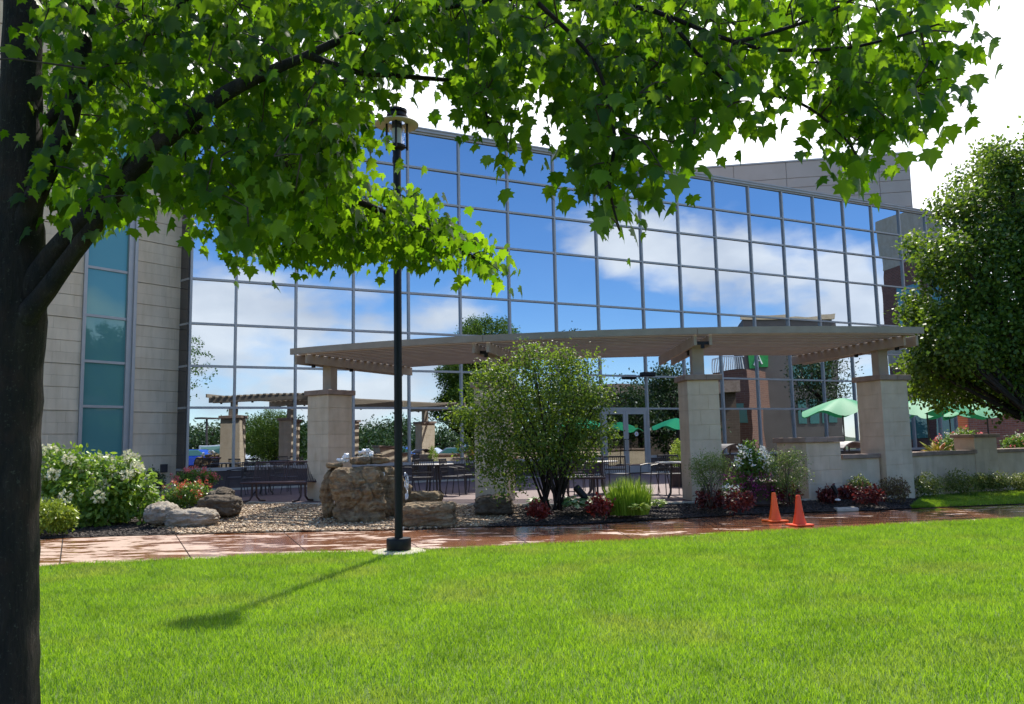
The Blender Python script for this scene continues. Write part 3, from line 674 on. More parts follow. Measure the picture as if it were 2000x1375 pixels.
# flood light bracket over the door
pz = rows[2]; 
fl = thing('wall_floodlight', 'black floodlight on a short arm fixed to the mullion above the glass doors', 'light', MF @ Vector((cols[9]-.35, -.1, pz)))
mb = LB(); mb.tube([(cols[9]-.35, -.06, pz), (cols[9]-.35, -.45, pz+.04)], .02, 8); build('arm', mb, mt['dark'], fl)
mb = LB(); mb.cbox(cols[9]-.62, cols[9]-.08, -.75, -.45, pz-.06, pz+.10, .03); build('lamp_head', mb, mt['black'], fl)
mb = LB(); mb.box(cols[9]-.56, cols[9]-.14, -.70, -.50, pz-.068, pz-.061); build('lens', mb, mt['white'], fl)

# low brick building on the right
B0 = atD(1893, 850, 39.0)
brk = thing('brick_building', 'low red brick building with a stone band behind the right-hand wall', 'building', (B0.x, B0.y, 0))
zb = zat(1893, 808, 39)
mb = MB(); mb.box(B0.x, B0.x+22, B0.y, B0.y+8, 0, zb); build('brick_wall', mb, brickmat('red_brick', 0, (.56,.20,.10), (.40,.13,.07), (.45,.34,.26)), brk)
mb = MB(); mb.box(B0.x-.1, B0.x+22, B0.y-.08, B0.y+8, zb+.004, zb+.8); build('stone_band', mb, mt['limestone'], brk)
mb = MB(); mb.box(B0.x+.4, B0.x+22, B0.y+1.5, B0.y+8, zb+.81, zb+4.5); build('upper_wall', mb, mt['wallstone'], brk)

# ---- buildings, trees and cars that stand behind / beside the camera and show in the glass
Nf = Vector((math.sin(FROT), -math.cos(FROT), 0))
def refl(px, py, D):
    P = atD(px, py, D); k = (P-FO).dot(Nf); return P-2*k*Nf
def rdir(a, b): 
    d = (b-a); return math.atan2(d.y, d.x)
bw = thing('brick_wing', 'brick wing with a stone top mirrored at the right end of the curtain wall', 'building', (31, 33, 0))
a_ = refl(1742, 800, 55); b_ = refl(1830, 800, 51)
Mw = Matrix.Translation(Vector((a_.x, a_.y, 0))) @ Matrix.Rotation(rdir(a_, b_), 4, 'Z'); lw = (b_-a_).xy.length
zt_ = zat(1745, 432, 55)
mb = MB(Mw); mb.box(0, 7, -7, 0, 0, 6.0); mb.box(0, 7, -7, 0, 7.6, zt_-3.4); build('brick_wall', mb, brickmat('wing_brick', rdir(a_, b_), (.30,.11,.07), (.22,.08,.05), (.3,.24,.19)), bw)
mb = MB(Mw); mb.box(-.04, 7.04, -7.04, .04, 6.0, 7.6); mb.box(-.03, 7.03, -7.03, .03, zt_-3.4, zt_); build('stone_band', mb, mt['limestone'], bw)
for z in (1, 8.2):
    for x in (1.6, 4.2):
        mb = MB(Mw); mb.box(x, x+1.8, .005, .07, z, z+2.6); build('window', mb, mt['tealglass'], bw)
        mb = MB(Mw); mb.box(-.07, -.045, -x-1.8, -x, z, z+2.6); build('window', mb, mt['tealglass'], bw)

def far_building(pxa, pxb, D, top_py, name, label, matname, bands=True):
    a = refl(pxa, 800, D); b = refl(pxb, 800, D*.98); A = rdir(a, b); l = (b-a).xy.length
    Mx = Matrix.Translation(Vector((a.x, a.y, -.36))) @ Matrix.Rotation(A, 4, 'Z')
    c_ = Mx @ Vector((l/2, 5, 0)); s_ = 1 if (c_-refl((pxa+pxb)/2, 800, D+10)).length < (Mx @ Vector((l/2, -5, 0))-refl((pxa+pxb)/2, 800, D+10)).length else -1
    h = zat((pxa+pxb)/2, top_py, D)+.36
    t = thing(name, label, 'building', (a.x, a.y, -.36), A)
    y0, y1 = (0, 12) if s_ > 0 else (-12, 0); yo = 0 if s_ > 0 else 0
    mb = MB(Mx); mb.box(0, l, y0, y1, 0, h); build('wall', mb, matname if not isinstance(matname, str) else mt[matname], t)
    return t, Mx, l, h, s_
t1, Mx, l, h, s_ = far_building(1462, 1645, 88, 628, 'far_stone_building', 'grey stone building with green signs mirrored in the glass', surf('far_grey_wall', (.13,.11,.10), (.16,.14,.13), .5, .8))
e = -.06 if s_ > 0 else .06
for k, zz in enumerate((3.0, 7.2)):
    for q in range(4):
        x = .52*l+q*l*.11; mb = MB(Mx); mb.box(x, x+l*.08, min(0, e), max(0, e), zz, zz+2.6); build('window', mb, mt['tealglass'], t1)
mb = MB(Mx); mb.box(-.2, l+.2, min(-.2, -.2), 12.2 if s_ > 0 else .2, h, h+.5); build('roof_edge', mb, mt['wallstone'], t1)
t3, Mx3, l3, h3, s3 = far_building(1120, 1440, 72, 752, 'far_low_building', 'low tan and brown building mirrored between the doors and the tall pier', brickmat('brown_brick', 1.0, (.13,.085,.06), (.10,.065,.045), (.15,.11,.08), 2))
mb = MB(Mx3); mb.box(-.3, l3+.3, -.4, .6, h3-.9, h3+.05); build('fascia', mb, mt['capstone'], t3)
def sign(Mx, x, z, w, hh, ch, t):
    mb = MB(Mx); mb.box(x, x+w, min(0, 3*e), max(0, 3*e), z, z+hh); sgn = build('sign_panel', mb, mt['green_sign'], t)
    mb = MB(Mx); yy = 3.6*e; cx = x+w/2; cz = z+hh/2; r = hh*.3
    if ch == 'A': mb.tube([(cx-r*.7, yy, cz-r), (cx, yy, cz+r), (cx+r*.7, yy, cz-r)], .12, 6); mb.tube([(cx-r*.4, yy, cz-r*.2), (cx+r*.4, yy, cz-r*.2)], .1, 6)
    else: mb.tube([(cx+r*.6*math.cos(k*math.pi/8), yy, cz+r*math.sin(k*math.pi/8)) for k in range(17)], .13, 6, False)
    build('letter', mb, mt['white'], sgn)
sign(Mx, l*.04, zat(1475, 718, 88)+.4, 1.9, 1.7, 'A', t1); sign(Mx, l*.01, zat(1470, 770, 88)+.4, 1.6, 2.3, 'O', t1)
t2, Mx, l, h, s_ = far_building(1405, 1463, 84, 722, 'far_brick_building', 'brick building with a curved roof rail beside the grey one, mirrored in the glass', brickmat('far_brick', 1.0, (.17,.08,.055), (.13,.06,.045), (.2,.15,.12), 2))
e = -.06 if s_ > 0 else .06
mb = MB(Mx); mb.box(0.5, 2.6, min(0, e), max(0, e), 3, 5.2); build('window', mb, mt['tealglass'], t2)
mb = MB(Mx)
for k in range(14): mb.box(k*l/14, k*l/14+.08, .1, .2, h, h+1.3)
mb.box(0, l, .1, .2, h+1.3, h+1.4); build('roof_rail', mb, mt['white'], t2)

def tree(name, label, base, h, lumps, leaf, m_, per, sig, size, group=None, tr=.16, tm=RH, nb=10, trunk_top=.45):
    t = thing(name, label, 'tree', base, 0, group); b = Vector(base)
    C, d = clusters(lumps, nb, .4)
    mb = MB(); topz = b.z+h*trunk_top
    mb.tube([b, b+Vector((.03, .02, h*.2)), Vector((b.x+.05, b.y, topz)), Vector((b.x, b.y, b.z+h*.75))], [tr*1.3, tr, tr*.8, tr*.35], 10)
    for c in C:
        c = Vector(c); s0 = Vector((b.x, b.y, min(topz, c.z-.2) if c.z > topz*.8 else topz*.7))
        mb.tube([s0, (s0+c)/2+Vector((0, 0, -.1)), c], [tr*.45, tr*.3, tr*.1], 6)
    build('trunk', mb, mt['bark'], t, smooth=True)
    foliage('crown', lumps, m_, per, sig, size, leaf, t, tm=tm, shell=.35)
    return t
rt = random.Random(21)
def lumpy(c, rx, rz, n, s=.55):
    L_ = [(c[0], c[1], c[2], rx*.8, rx*.8, rz*.85)]
    for k in range(n):
        a = rt.uniform(0, 6.28); e_ = rt.uniform(-.9, .95)
        q = math.sqrt(1-e_*e_)
        L_.append((c[0]+math.cos(a)*q*rx*.62, c[1]+math.sin(a)*q*rx*.62, c[2]+e_*rz*.65, rx*s*rt.uniform(.6, 1.05), rx*s*rt.uniform(.6, 1.05), rz*s*rt.uniform(.5, .9)))
    return L_
mir = [('slimmer tree mirrored in the glass right of the largest one', 1108, 634, 52, 1.7),
       ('tree mirrored in the glass before the grey stone building', 1612, 640, 50, 2.3), ('round tree mirrored in the glass left of the stone building', 1320, 700, 48, 1.9)]
for lab, px, py, D, rr_ in mir:
    b = refl(px, 850, D); b.z = -.36; top = zat(px, py, D)
    tree('shade_tree', lab, b, top+.36, lumpy((b.x, b.y, (top+2.2)/2), rr_, (top-2.2)/2, 9), mt['leaf_far'], 420, 12, .22, .17, 'trees mirrored in the glass')
for k, (px, py, rr_) in enumerate(((1000, 745, 2.6), (1080, 720, 2.6), (1165, 752, 2.4), (1250, 735, 2.6), (1330, 755, 2.2), (720, 842, 2.2), (545, 815, 1.7))):
    b = refl(px, 850, 56); b.z = -.36; top = zat(px, py, 56)
    tree('street_tree', ['dense low tree mirrored left of the doors behind the big bush', 'taller dense tree mirrored behind the big bush', 'dense tree mirrored just left of the glass doors', 'dense tree mirrored in the glass doors', 'dense tree mirrored between the doors and the tall pier', 'small tree mirrored right of the first tall pier', 'narrow tree mirrored left of the first tall pier'][k], b, top+.36, lumpy((b.x, b.y, top*.52), rr_*1.25, top*.50, 7, .7), mt['leaf_far'], 420, 11, .25, .24, 'dense trees mirrored low in the glass', .16)
# far tree line across the parking lot
rl = random.Random(5)
for k in range(26):
    px = 290+k*44; D = 112+rl.uniform(-8, 8); b = refl(px, 850, D); b.z = -.36; top = zat(px, rl.uniform(812, 842), D)
    tree('boundary_tree', 'bushy tree in the mirrored row beyond the parking lot', b, top+.36, lumpy((b.x, b.y, top*.52), 4.2, top*.52, 6), mt['leaf_far'], 200, 9, .5, .45, 'trees along the far side of the parking lot', .2)
def car(label, loc, rz, paint, suv=False):
    t = thing('parked_car', label, 'car', (0, 0, 0))
    hz = 1.75 if suv else 1.45; L_ = 4.5; w = .88
    side = [(-L_/2, .35), (-L_/2, .75), (-L_/2+.15, .92 if not suv else 1.0), (-1.35 if not suv else -2.0, .98 if not suv else 1.1)]
    low = [(-2.25,.32),(-2.25,.8),(-2.1,.95),(1.0,.98),(1.9,.88),(2.25,.70),(2.25,.32)]
    def ext(poly, y0, y1, mat, nm, par):
        mb = MB(); n = len(poly); mb.add([(x, y0, z) for x, z in poly]+[(x, y1, z) for x, z in poly], [tuple(range(n)), tuple(reversed(range(n, 2*n)))]+[(i, n+i, n+(i+1) % n, (i+1) % n) for i in range(n)])
        o = build(nm, mb, mat, par); bv = o.modifiers.new('b', 'BEVEL'); bv.width = .05; bv.segments = 2; return o
    body = ext(low, -w, w, paint, 'body', t)
    cab = [(-2.05 if suv else -1.7, .94), (-1.95 if suv else -1.05, hz-.03), (.15, hz), (1.0, .96)]
    ext(cab, -w*.86, w*.86, paint, 'cabin', body)
    win = [(x*.9, .99+(z-.94)*.86 if z > 1.1 else .99) for x, z in cab]
    ext(win, -w*.875, w*.875, mt['tealglass'], 'window', body)
    for x in (-1.4, 1.4):
        for y in (-w, w-.2):
            mb = MB(); mb.tube([(x, y-.01, .33), (x, y+.21, .33)], .33, 20); wh = build('wheel', mb, mt['black'], t)
            mb = MB(); mb.tube([(x, y-.02, .33), (x, y+.22, .33)], .19, 14); build('rim', mb, mt['alu'], wh)
    for y in (-.62, .62):
        mb = MB(); mb.cbox(2.2, 2.28, y-.17, y+.17, .6, .74, .02); build('headlight', mb, mt['white'], t)
    place(t, loc, rz); return t
paints = {'blue': surf('blue_car_paint', (.02,.07,.45), (.025,.08,.5), 2, .25, coat=.5), 'white': surf('white_car_paint', (.7,.72,.74), (.75,.77,.79), 2, .25, coat=.5), 'silver': surf('silver_car_paint', (.35,.37,.4), (.4,.42,.45), 2, .3, .5, coat=.5), 'black': surf('black_car_paint', (.02,.02,.025), (.03,.03,.035), 2, .2, coat=.5)}
for px, D, c, suv, lab in ((398, 62, 'blue', False, 'blue car mirrored in the leftmost bay of the glass wall'), (446, 66, 'white', True, 'white high-roofed car mirrored in the glass beside the blue car'), (790, 60, 'blue', False, 'dark blue car mirrored behind the fountain boulder'), (848, 64, 'white', False, 'white car mirrored in the glass above the round patio table'), (905, 60, 'silver', False, 'silver car mirrored in the glass left of the big bush'), (950, 60, 'black', False, 'black car mirrored in the glass behind the big bush')):
    b = refl(px, 870, D); car(lab, (b.x, b.y, -.36), R(60)+(0 if c != 'white' else .2), paints[c], suv)
b = refl(411, 850, 75); tlp = zat(411, 822, 75)
pl = thing('parking_lamp', 'tall parking lot lamp post with a flat head, mirrored in the leftmost glass bay', 'lamp post', (b.x, b.y, -.36))
mb = MB(); mb.cyl(b.x, b.y, -.36, tlp, .12, .09, 12); build('pole', mb, mt['dark'], pl)
mb = MB(); mb.box(b.x-.95, b.x+.95, b.y-.5, b.y+.5, tlp, tlp+.15); build('lamp_head', mb, mt['dark'], pl)

# ================================================================== PIERS, WALLS, PERGOLA
def pier(name, label, px, D, w, phi, zcap, cap_t=.11, over=.06, crs=.285, z0=-.4, group=None, wd=None):
    P = atD(px, 860, D); t = thing(name, label, 'pier', (P.x, P.y, 0), R(-phi), group)
    Mx = Matrix.Translation(Vector((P.x, P.y, 0))) @ Matrix.Rotation(R(-phi), 4, 'Z')
    h = w/2; hd = (wd or w)/2; zt = zcap-cap_t; n = max(1, round(zt/crs)); c = zt/n
    mb = MB(Mx); mb.box(-h+.012, h-.012, -hd+.012, hd-.012, z0, zt-.001)
    for k in range(-1, n):
        a = (-.12 if k % 2 else .14)*w; z_a, z_b = max(k*c, z0)+.002, (k+1)*c-.002
        b2 = (.1 if k % 2 else -.12)*w
        mb.cbox(-h, a-.0008, -hd, hd, z_a, z_b, .002); mb.cbox(a+.0008, h, -hd, hd, z_a, z_b, .004)
    build('shaft', mb, mt['limestone'], t)
    mb = MB(Mx); o_ = over
    mb.cbox(-h-o_, .05-.002, -hd-o_, hd+o_, zt+.001, zcap, .008); mb.cbox(.05+.002, h+o_, -hd-o_, hd+o_, zt+.001, zcap, .008)
    build('cap', mb, mt['capstone'], t)
    return t, Mx
PC = []
for lab, px, D, w, phi in (('tall stone pier at the left end of the pergola, behind the fountain boulder', 644, 18.35, .68, 36.6), ('tall stone pier half hidden behind the big bush', 966, 17.0, .66, 14),
                           ('tall stone pier right of the glass doors, behind the burgundy plants', 1368, 16.2, .62, -5.4), ('tall stone pier at the right end of the pergola, between the low walls', 1729, 17.3, .69, -19.7)):
    zc = zat(px, {644: 770, 966: 758, 1368: 741, 1729: 738}[px], D-.3)
    t, Mx = pier('stone_pier', lab, px, D, w, phi, 2.40, group='tall stone piers carrying the pergola'); PC.append((t, Mx))
pier('low_pier', 'low square stone pier between the airy shrub and the low wall, behind the cones', 1578, 16.35, .83, -22, zat(1578, 854, 15.8), .10, group='low stone piers of the patio wall')
pier('low_pier', 'low stone pier in the right-hand wall behind the boxwoods', 1904, 19.5, .62, -14, zat(1904, 848, 19.3), .08, group='low stone piers of the patio wall')
def lowwall(label, p0, p1, zt, th=.32):
    a = Vector(p0); b = Vector(p1); A = math.atan2((b-a).y, (b-a).x); l = (b-a).length
    t = thing('low_wall', label, 'wall', (a.x, a.y, 0), A, 'low stone walls edging the patio')
    Mx = Matrix.Translation(Vector((a.x, a.y, 0))) @ Matrix.Rotation(A, 4, 'Z')
    mb = MB(Mx); mb.box(0, l, -th/2+.002, th/2-.002, -.4, zt-.09); rr = random.Random(int(l*100))
    for k in range(3):
        x = 0; z_a, z_b = -.02+k*(zt-.07)/3+.002, -.02+(k+1)*(zt-.07)/3-.002
        while x < l-.01:
            e_ = min(x+rr.uniform(.5, .75), l)
            if l-e_ < .2: e_ = l
            mb.cbox(x+.001, e_-.001, -th/2, th/2, z_a, z_b, .003); x = e_
    build('wall', mb, mt['limestone'], t)
    mb = MB(Mx); x = 0
    while x < l-.01:
        e_ = min(x+1.2, l)
        if l-e_ < .3: e_ = l
        mb.cbox(x+.002, e_-.002, -th/2-.05, th/2+.05, zt-.087, zt, .008); x = e_
    build('cap', mb, mt['capstone'], t)
q = [atD(1600, 860, 16.5).xy, atD(1729, 860, 17.3).xy, atD(1904, 860, 19.5).xy, atD(2300, 860, 23.5).xy]
def seg(i, a, b, lab):
    d = (q[i+1]-q[i]).normalized(); lowwall(lab, q[i]+d*a, q[i+1]-d*b, .80)
seg(0, .38, .40, 'short low wall between the low square pier and the tall right pier'); seg(1, .42, .36, 'shaded low wall with yellow croton showing above it, right of the tall pier'); seg(2, .36, 0, 'low wall running off to the right edge past the last pier')

ANG = [27.2, 13.5, 0.2, -13.9]; RB = 17.62; zb0, zb1 = 2.93, 3.09
perg = thing('pergola', 'curved taupe pergola of close slats on paired beams over the patio', 'pergola', (3.5, 16, 0))
def pol(r, deg, z=0): return Vector((C0.x-r*math.sin(R(deg)), C0.y-r*math.cos(R(deg)), z))
for i, a in enumerate(ANG):
    ca = pol(16.6, a); t, Mx = PC[i]; pc = Vector(t.location)
    Mp = Matrix.Translation(Vector((pc.x, pc.y, 0))) @ Matrix.Rotation(R(-a), 4, 'Z')
    mb = MB(Mp); mb.cbox(-.115, .115, -.115, .115, 2.401, zb0+.12, .006); build('post', mb, mt['pergola'], perg)
    rad = (Vector((C0.x, C0.y, 0))-Vector((pc.x, pc.y, 0))).length
    for s_ in (-.145, .145):
        mb = MB(Mp); f = -(RB-(.2 if i == 3 else 0)-rad); mb.cbox(s_-.028, s_+.028, f, f+3.95, zb0, zb1+.04, .004); build('beam', mb, mt['pergola'], perg)
    for yb in (-.55, .75):
        mb = MB(Mp); mb.box(-.115, .115, yb-.03, yb+.03, zb0+.02, zb0+.08); mb.box(-.03, .03, yb-.03, yb+.03, zb0-.05, zb0+.019); build('beam_spacer', mb, mt['black'], perg)
def slats(a0, a1, ra, rb_, n):
    mb = MB()
    for k in range(n):
        r = ra-(ra-rb_)*k/(n-1); w_, h_ = (.125, .05) if k else (.06, .13); z0 = zb1+.042
        m_ = max(2, int(abs(a1-a0)/1.2)); vs = []; fs = []
        for j in range(m_+1):
            a = a0+(a1-a0)*j/m_
            for (dr, dz) in ((0, 0), (-w_, 0), (-w_, h_), (0, h_)): p = pol(r+dr, a, z0+dz); vs.append(p)
        for j in range(m_):
            q = j*4
            for c in range(4): fs.append((q+c, q+(c+1) % 4, q+4+(c+1) % 4, q+4+c))
        fs += [(0,1,2,3), (m_*4+3, m_*4+2, m_*4+1, m_*4)]
        mb.add(vs, fs)
    build('slat_bay', mb, mt['pergola'], perg)
for i in range(3): slats(ANG[i]-.25+(.75 if i == 0 else 0), ANG[i+1]-.22+(0 if i < 2 else -.9), 17.72, 13.9, 16)

# ================================================================== STREET LAMP
B = atz(779, 1080, ZP); lamp = thing('street_lamp', 'black post lamp with a glass cylinder and round tan shade beside the walk', 'lamp post', B)
DL = B.y; zt = lambda y: zat(776, y, DL)
mb = MB(); mb.lathe([(0,.0),(.33,0),(.345,.012),(.34,.03),(.31,.045),(0,.05)], 40, (B.x, B.y, B.z-.01)); build('footing', mb, mt['concrete'], lamp, 'auto')
mb = MB(); mb.lathe([(.15,.04),(.155,.05),(.155,.17),(.148,.185),(.06,.19),(0,.19)], 32, B); build('base', mb, mt['black'], lamp, 'auto')
zh = zt(292)
mb = MB(); mb.lathe([(.052,.185-.001),(.052,zh-B.z-.18),(.052,zh-B.z-.18),(.062,zh-B.z-.18),(.062,zh-B.z-.12),(.056,zh-B.z-.10),(.056,zh-B.z)], 24, B); build('pole', mb, mt['black'], lamp, 'auto')
O = (B.x, B.y, zh); hg = zt(228)-zh
mb = MB(); mb.lathe([(0,-.03),(.05,-.02),(.11,.02),(.115,.05),(.10,.06),(0,.06)], 32, O); build('lamp_holder', mb, mt['black'], lamp, 'auto')
mb = MB()
for k in range(4):
    a = R(45*0+k*90+3); x, y = B.x+.135*math.cos(a), B.y+.135*math.sin(a); mb.tube([(x, y, zh-.01), (x, y, zh+hg)], .015, 8)
    mb.tube([(B.x+.1*math.cos(a), B.y+.1*math.sin(a), zh+.03), (x, y, zh+.015)], .012, 8)
build('cage', mb, mt['black'], lamp)
mb = MB(); mb.lathe([(.105,.06),(.105,hg),(.100,hg),(.100,.06)], 36, O); build('glass_cylinder', mb, mt['clear'], lamp, True)
mb = MB(); mb.lathe([(0,.06),(.065,.06),(.065,hg*.62),(0,hg*.62)], 24, O); build('lamp_tube', mb, mt['white'], lamp, 'auto')
mb = MB(); mb.lathe([(0,hg*.6),(.066,hg*.62),(.07,hg*.9),(.09,hg)], 24, O); build('reflector', mb, mt['dark'], lamp, 'auto')
hd_ = zt(243)-zh
mb = MB(); mb.lathe([(.108,hd_+.012),(.285,hd_-.012),(.290,hd_-.004),(.285,hd_+.004),(.108,hd_+.028)], 48, O); build('shade', mb, mt['tan'], lamp, 'auto')
mb = MB(); mb.lathe([(.10,hg-.02),(.135,hg-.01),(.135,hg+.02),(.105,hg+.03),(.105,hg+.05),(.135,hg+.06),(.135,hg+.09),(.10,hg+.12),(0,hg+.13)], 32, O); build('top_cap', mb, mt['black'], lamp, 'auto')

# ================================================================== CONES
def cone(label, px, py, mat):
    b = atz(px, py, ZP); t = thing('traffic_cone', label, 'cone', b, 0, 'traffic cones on the wet walk')
    mb = MB(); mb.lathe([(.105,.028),(.10,.04),(.062,.22),(.036,.44),(.030,.462),(.022,.468),(.018,.45)], 32, b); build('cone_body', mb, mat, t, 'auto')
    mb = MB(); mb.M = Matrix.Translation(b) @ Matrix.Rotation(R(18), 4, 'Z'); mb.cbox(-.155, .155, -.155, .155, 0.002, .032, .010); build('base', mb, mat, t)
cone('orange traffic cone on the wet walk, the left of the pair', 1514, 1019, mt['cone_a'])
cone('redder traffic cone nearer the lawn, the right of the pair', 1562, 1027, mt['cone_b'])

# ================================================================== BOULDERS
def rock(name, label, c, size, mat, rz=0, seed=0, box=2.6, strata=.05, sub=5, amp=.16, parent=None, cutz=-.1, rough=1.0, flat_top=None, part=None):
    import bmesh
    bm = bmesh.new(); bmesh.ops.create_icosphere(bm, subdivisions=sub, radius=1)
    off = Vector((seed*7.3, seed*3.1, seed*1.7)); sz = Vector(size)
    for v in bm.verts:
        d = v.co.normalized(); k = (abs(d.x)**box+abs(d.y)**box+abs(d.z)**box)**(-1/box); p = d*k
        n1 = mnoise.noise(p*1.3+off); n2 = mnoise.noise(p*3.1+off); n3 = mnoise.noise(p*8+off)
        w = Vector((p.x*sz.x, p.y*sz.y, p.z*sz.z))
        zz = w.z/.11+seed+n2*.5; st = (mnoise.noise(Vector((w.x*.7, w.y*.7, zz)))) ; ridge = abs((zz % 1)-.5)*2
        nh = Vector((d.x, d.y, 0))
        w += d*(n1*amp*1.3+n2*amp*.55+n3*amp*.22)*min(size)*1.6 + nh*((ridge-.5)*strata+st*strata*1.2)
        q4 = p*2.3+off*1.7; w -= d*max(0, .22-abs(mnoise.noise(q4)))*min(size)*.55*rough
        w -= d*max(0, .16-abs(mnoise.noise(p*5.5+off)))*min(size)*.35*rough
        w += d*(mnoise.noise(Vector((w.x*9, w.y*9, w.z*22))+off)*.020+mnoise.noise(w*26+off)*.009)
        if flat_top is not None and w.z > sz.z*flat_top: w.z = sz.z*flat_top+(w.z-sz.z*flat_top)*.12
        v.co = w
    me = bpy.data.meshes.new(name); bm.to_mesh(me); bm.free(); me.polygons.foreach_set('use_smooth', [True]*len(me.polygons)); me.materials.append(mat)
    o = bpy.data.objects.new(part or name, me); COL.objects.link(o)
    if parent is None:
        o.location = c; o.rotation_euler = (0, 0, rz); tag(o, label, 'boulder')
    else:
        Mx = pinv(parent) @ Matrix.Translation(Vector(c)) @ Matrix.Rotation(rz, 4, 'Z'); me.transform(Mx); o.parent = parent
    return o
FD = 15.0; fp = atD(715, 1010, FD); ft = thing('fountain_boulder', 'huge tan stacked sandstone fountain with water bubbling over its top', 'fountain', (fp.x, fp.y, -.15))
def P3(px, py, D): return atD(px, py, D)
def srect(px0, px1, py0, py1, D): # centre and half sizes in the image plane at depth D
    a, b = P3(px0, py1, D), P3(px1, py0, D); return ((a.x+b.x)/2, D, (a.z+b.z)/2), abs(b.x-a.x)/2, abs(b.z-a.z)/2
for (x0, x1, y0, y1, D, dy, sd_, fl_) in ((655, 768, 906, 1030, 14.95, .50, 1, .92), (630, 676, 915, 1015, 15.2, .35, 5, None), (741, 797, 922, 1028, 15.25, .42, 3, .9)):
    c, hx, hz = srect(x0, x1, y0, y1, D); rock('b', None, c, (hx*.93, dy, hz), mt['rock'], R(-6), sd_, 4.5 if x1-x0 > 80 else 3, .03, 6 if x1-x0 > 80 else 5, .15, ft, flat_top=fl_, part='boulder')
for (x0, x1, y0, y1, D, dy, sd_) in ((685, 722, 893, 907, 15.0, .28, 11), (720, 758, 892, 906, 15.05, .26, 12), (638, 668, 904, 914, 15.05, .2, 13), (731, 747, 887, 892, 15.0, .10, 14)):
    c, hx, hz = srect(x0, x1, y0, y1, D); rock('b', None, c, (hx*.92, dy, hz), mt['rock'], R(sd_*2), sd_, 5, .006, 5, .03, ft, part='ledge_slab')
def foam(px, py, r, D):
    c = P3(px, py, D); mb = MB(); rr = random.Random(px)
    import bmesh
    bm = bmesh.new()
    for k in range(9):
        q = Vector((c.x+rr.gauss(0, r*.5), c.y+rr.gauss(0, r*.4), c.z+abs(rr.gauss(0, r*.5)))); bmesh.ops.create_icosphere(bm, subdivisions=2, radius=r*rr.uniform(.25, .6), matrix=Matrix.Translation(q))
    for v in bm.verts: v.co += Vector((mnoise.noise(v.co*30), mnoise.noise(v.co*31+Vector((5,0,0))), mnoise.noise(v.co*29)))*r*.35
    me = bpy.data.meshes.new('f'); bm.to_mesh(me); bm.free(); vs = [v.co.copy() for v in me.vertices]; fs = [tuple(p.vertices) for p in me.polygons]; mb.v = vs; mb.f = fs
    o = build('water_bubble', mb, mt['foam'], ft, True); return o
foam(714, 889, .085, 14.95); foam(674, 902, .085, 14.95)
# sheets of falling water
rr = random.Random(2)
for (x0, x1, y0, y1, n_, D) in ((790, 797, 921, 978, 26, 14.9), (652, 668, 915, 985, 16, 14.75), (744, 752, 922, 930, 10, 14.8)):
    mb = MB()
    for k in range(n_):
        px = rr.uniform(x0, x1); ya = rr.uniform(y0, y1-8); a = P3(px, ya, D); b = P3(px+rr.uniform(-1, 1.5), min(ya+rr.uniform(5, 16), y1), D-.03); mb.tube([a, (a+b)/2+Vector((.004, -.01, 0)), b], [.003, .008, .003], 5)
    build('falling_water', mb, mt['foam'], ft, True)
def rk(label, x0, x1, y0, y1, D, dy, mat, seed, box=3.5, rz=0, amp=.10, strata=.02, ft_=None, sub=5):
    c, hx, hz = srect(x0, x1, y0, y1+4, D); return rock('boulder', label, c, (hx*.95, dy, hz), mt[mat], rz, seed, box, strata, sub, amp, flat_top=ft_)
rk('flat-topped pale sandstone boulder right of the lamp post beside the walk', 786, 893, 979, 1030, 14.05, .42, 'rock', 21, 6, 0, .05, .018, .93, 6)
rk('small low tan boulder behind the flat-topped one at the patio edge', 790, 866, 958, 985, 15.6, .3, 'rock', 22, 3.5)
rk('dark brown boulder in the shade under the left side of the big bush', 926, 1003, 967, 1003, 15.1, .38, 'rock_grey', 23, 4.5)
rk('long pale weathered boulder lying in front of the hydrangea', 322, 428, 992, 1027, 14.6, .32, 'rock_pale', 24, 3, R(-4), .10, .012)
o = rk('higher humped end of the pale boulder beside the hydrangea', 284, 348, 982, 1020, 14.7, .34, 'rock_pale', 28, 3, R(5), .10, .012)
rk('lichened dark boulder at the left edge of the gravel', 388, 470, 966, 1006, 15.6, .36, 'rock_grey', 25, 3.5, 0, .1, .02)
rk('round mossy boulder behind the lichened one, by the planter', 408, 458, 953, 985, 16.1, .32, 'rock_grey', 26, 2.4)

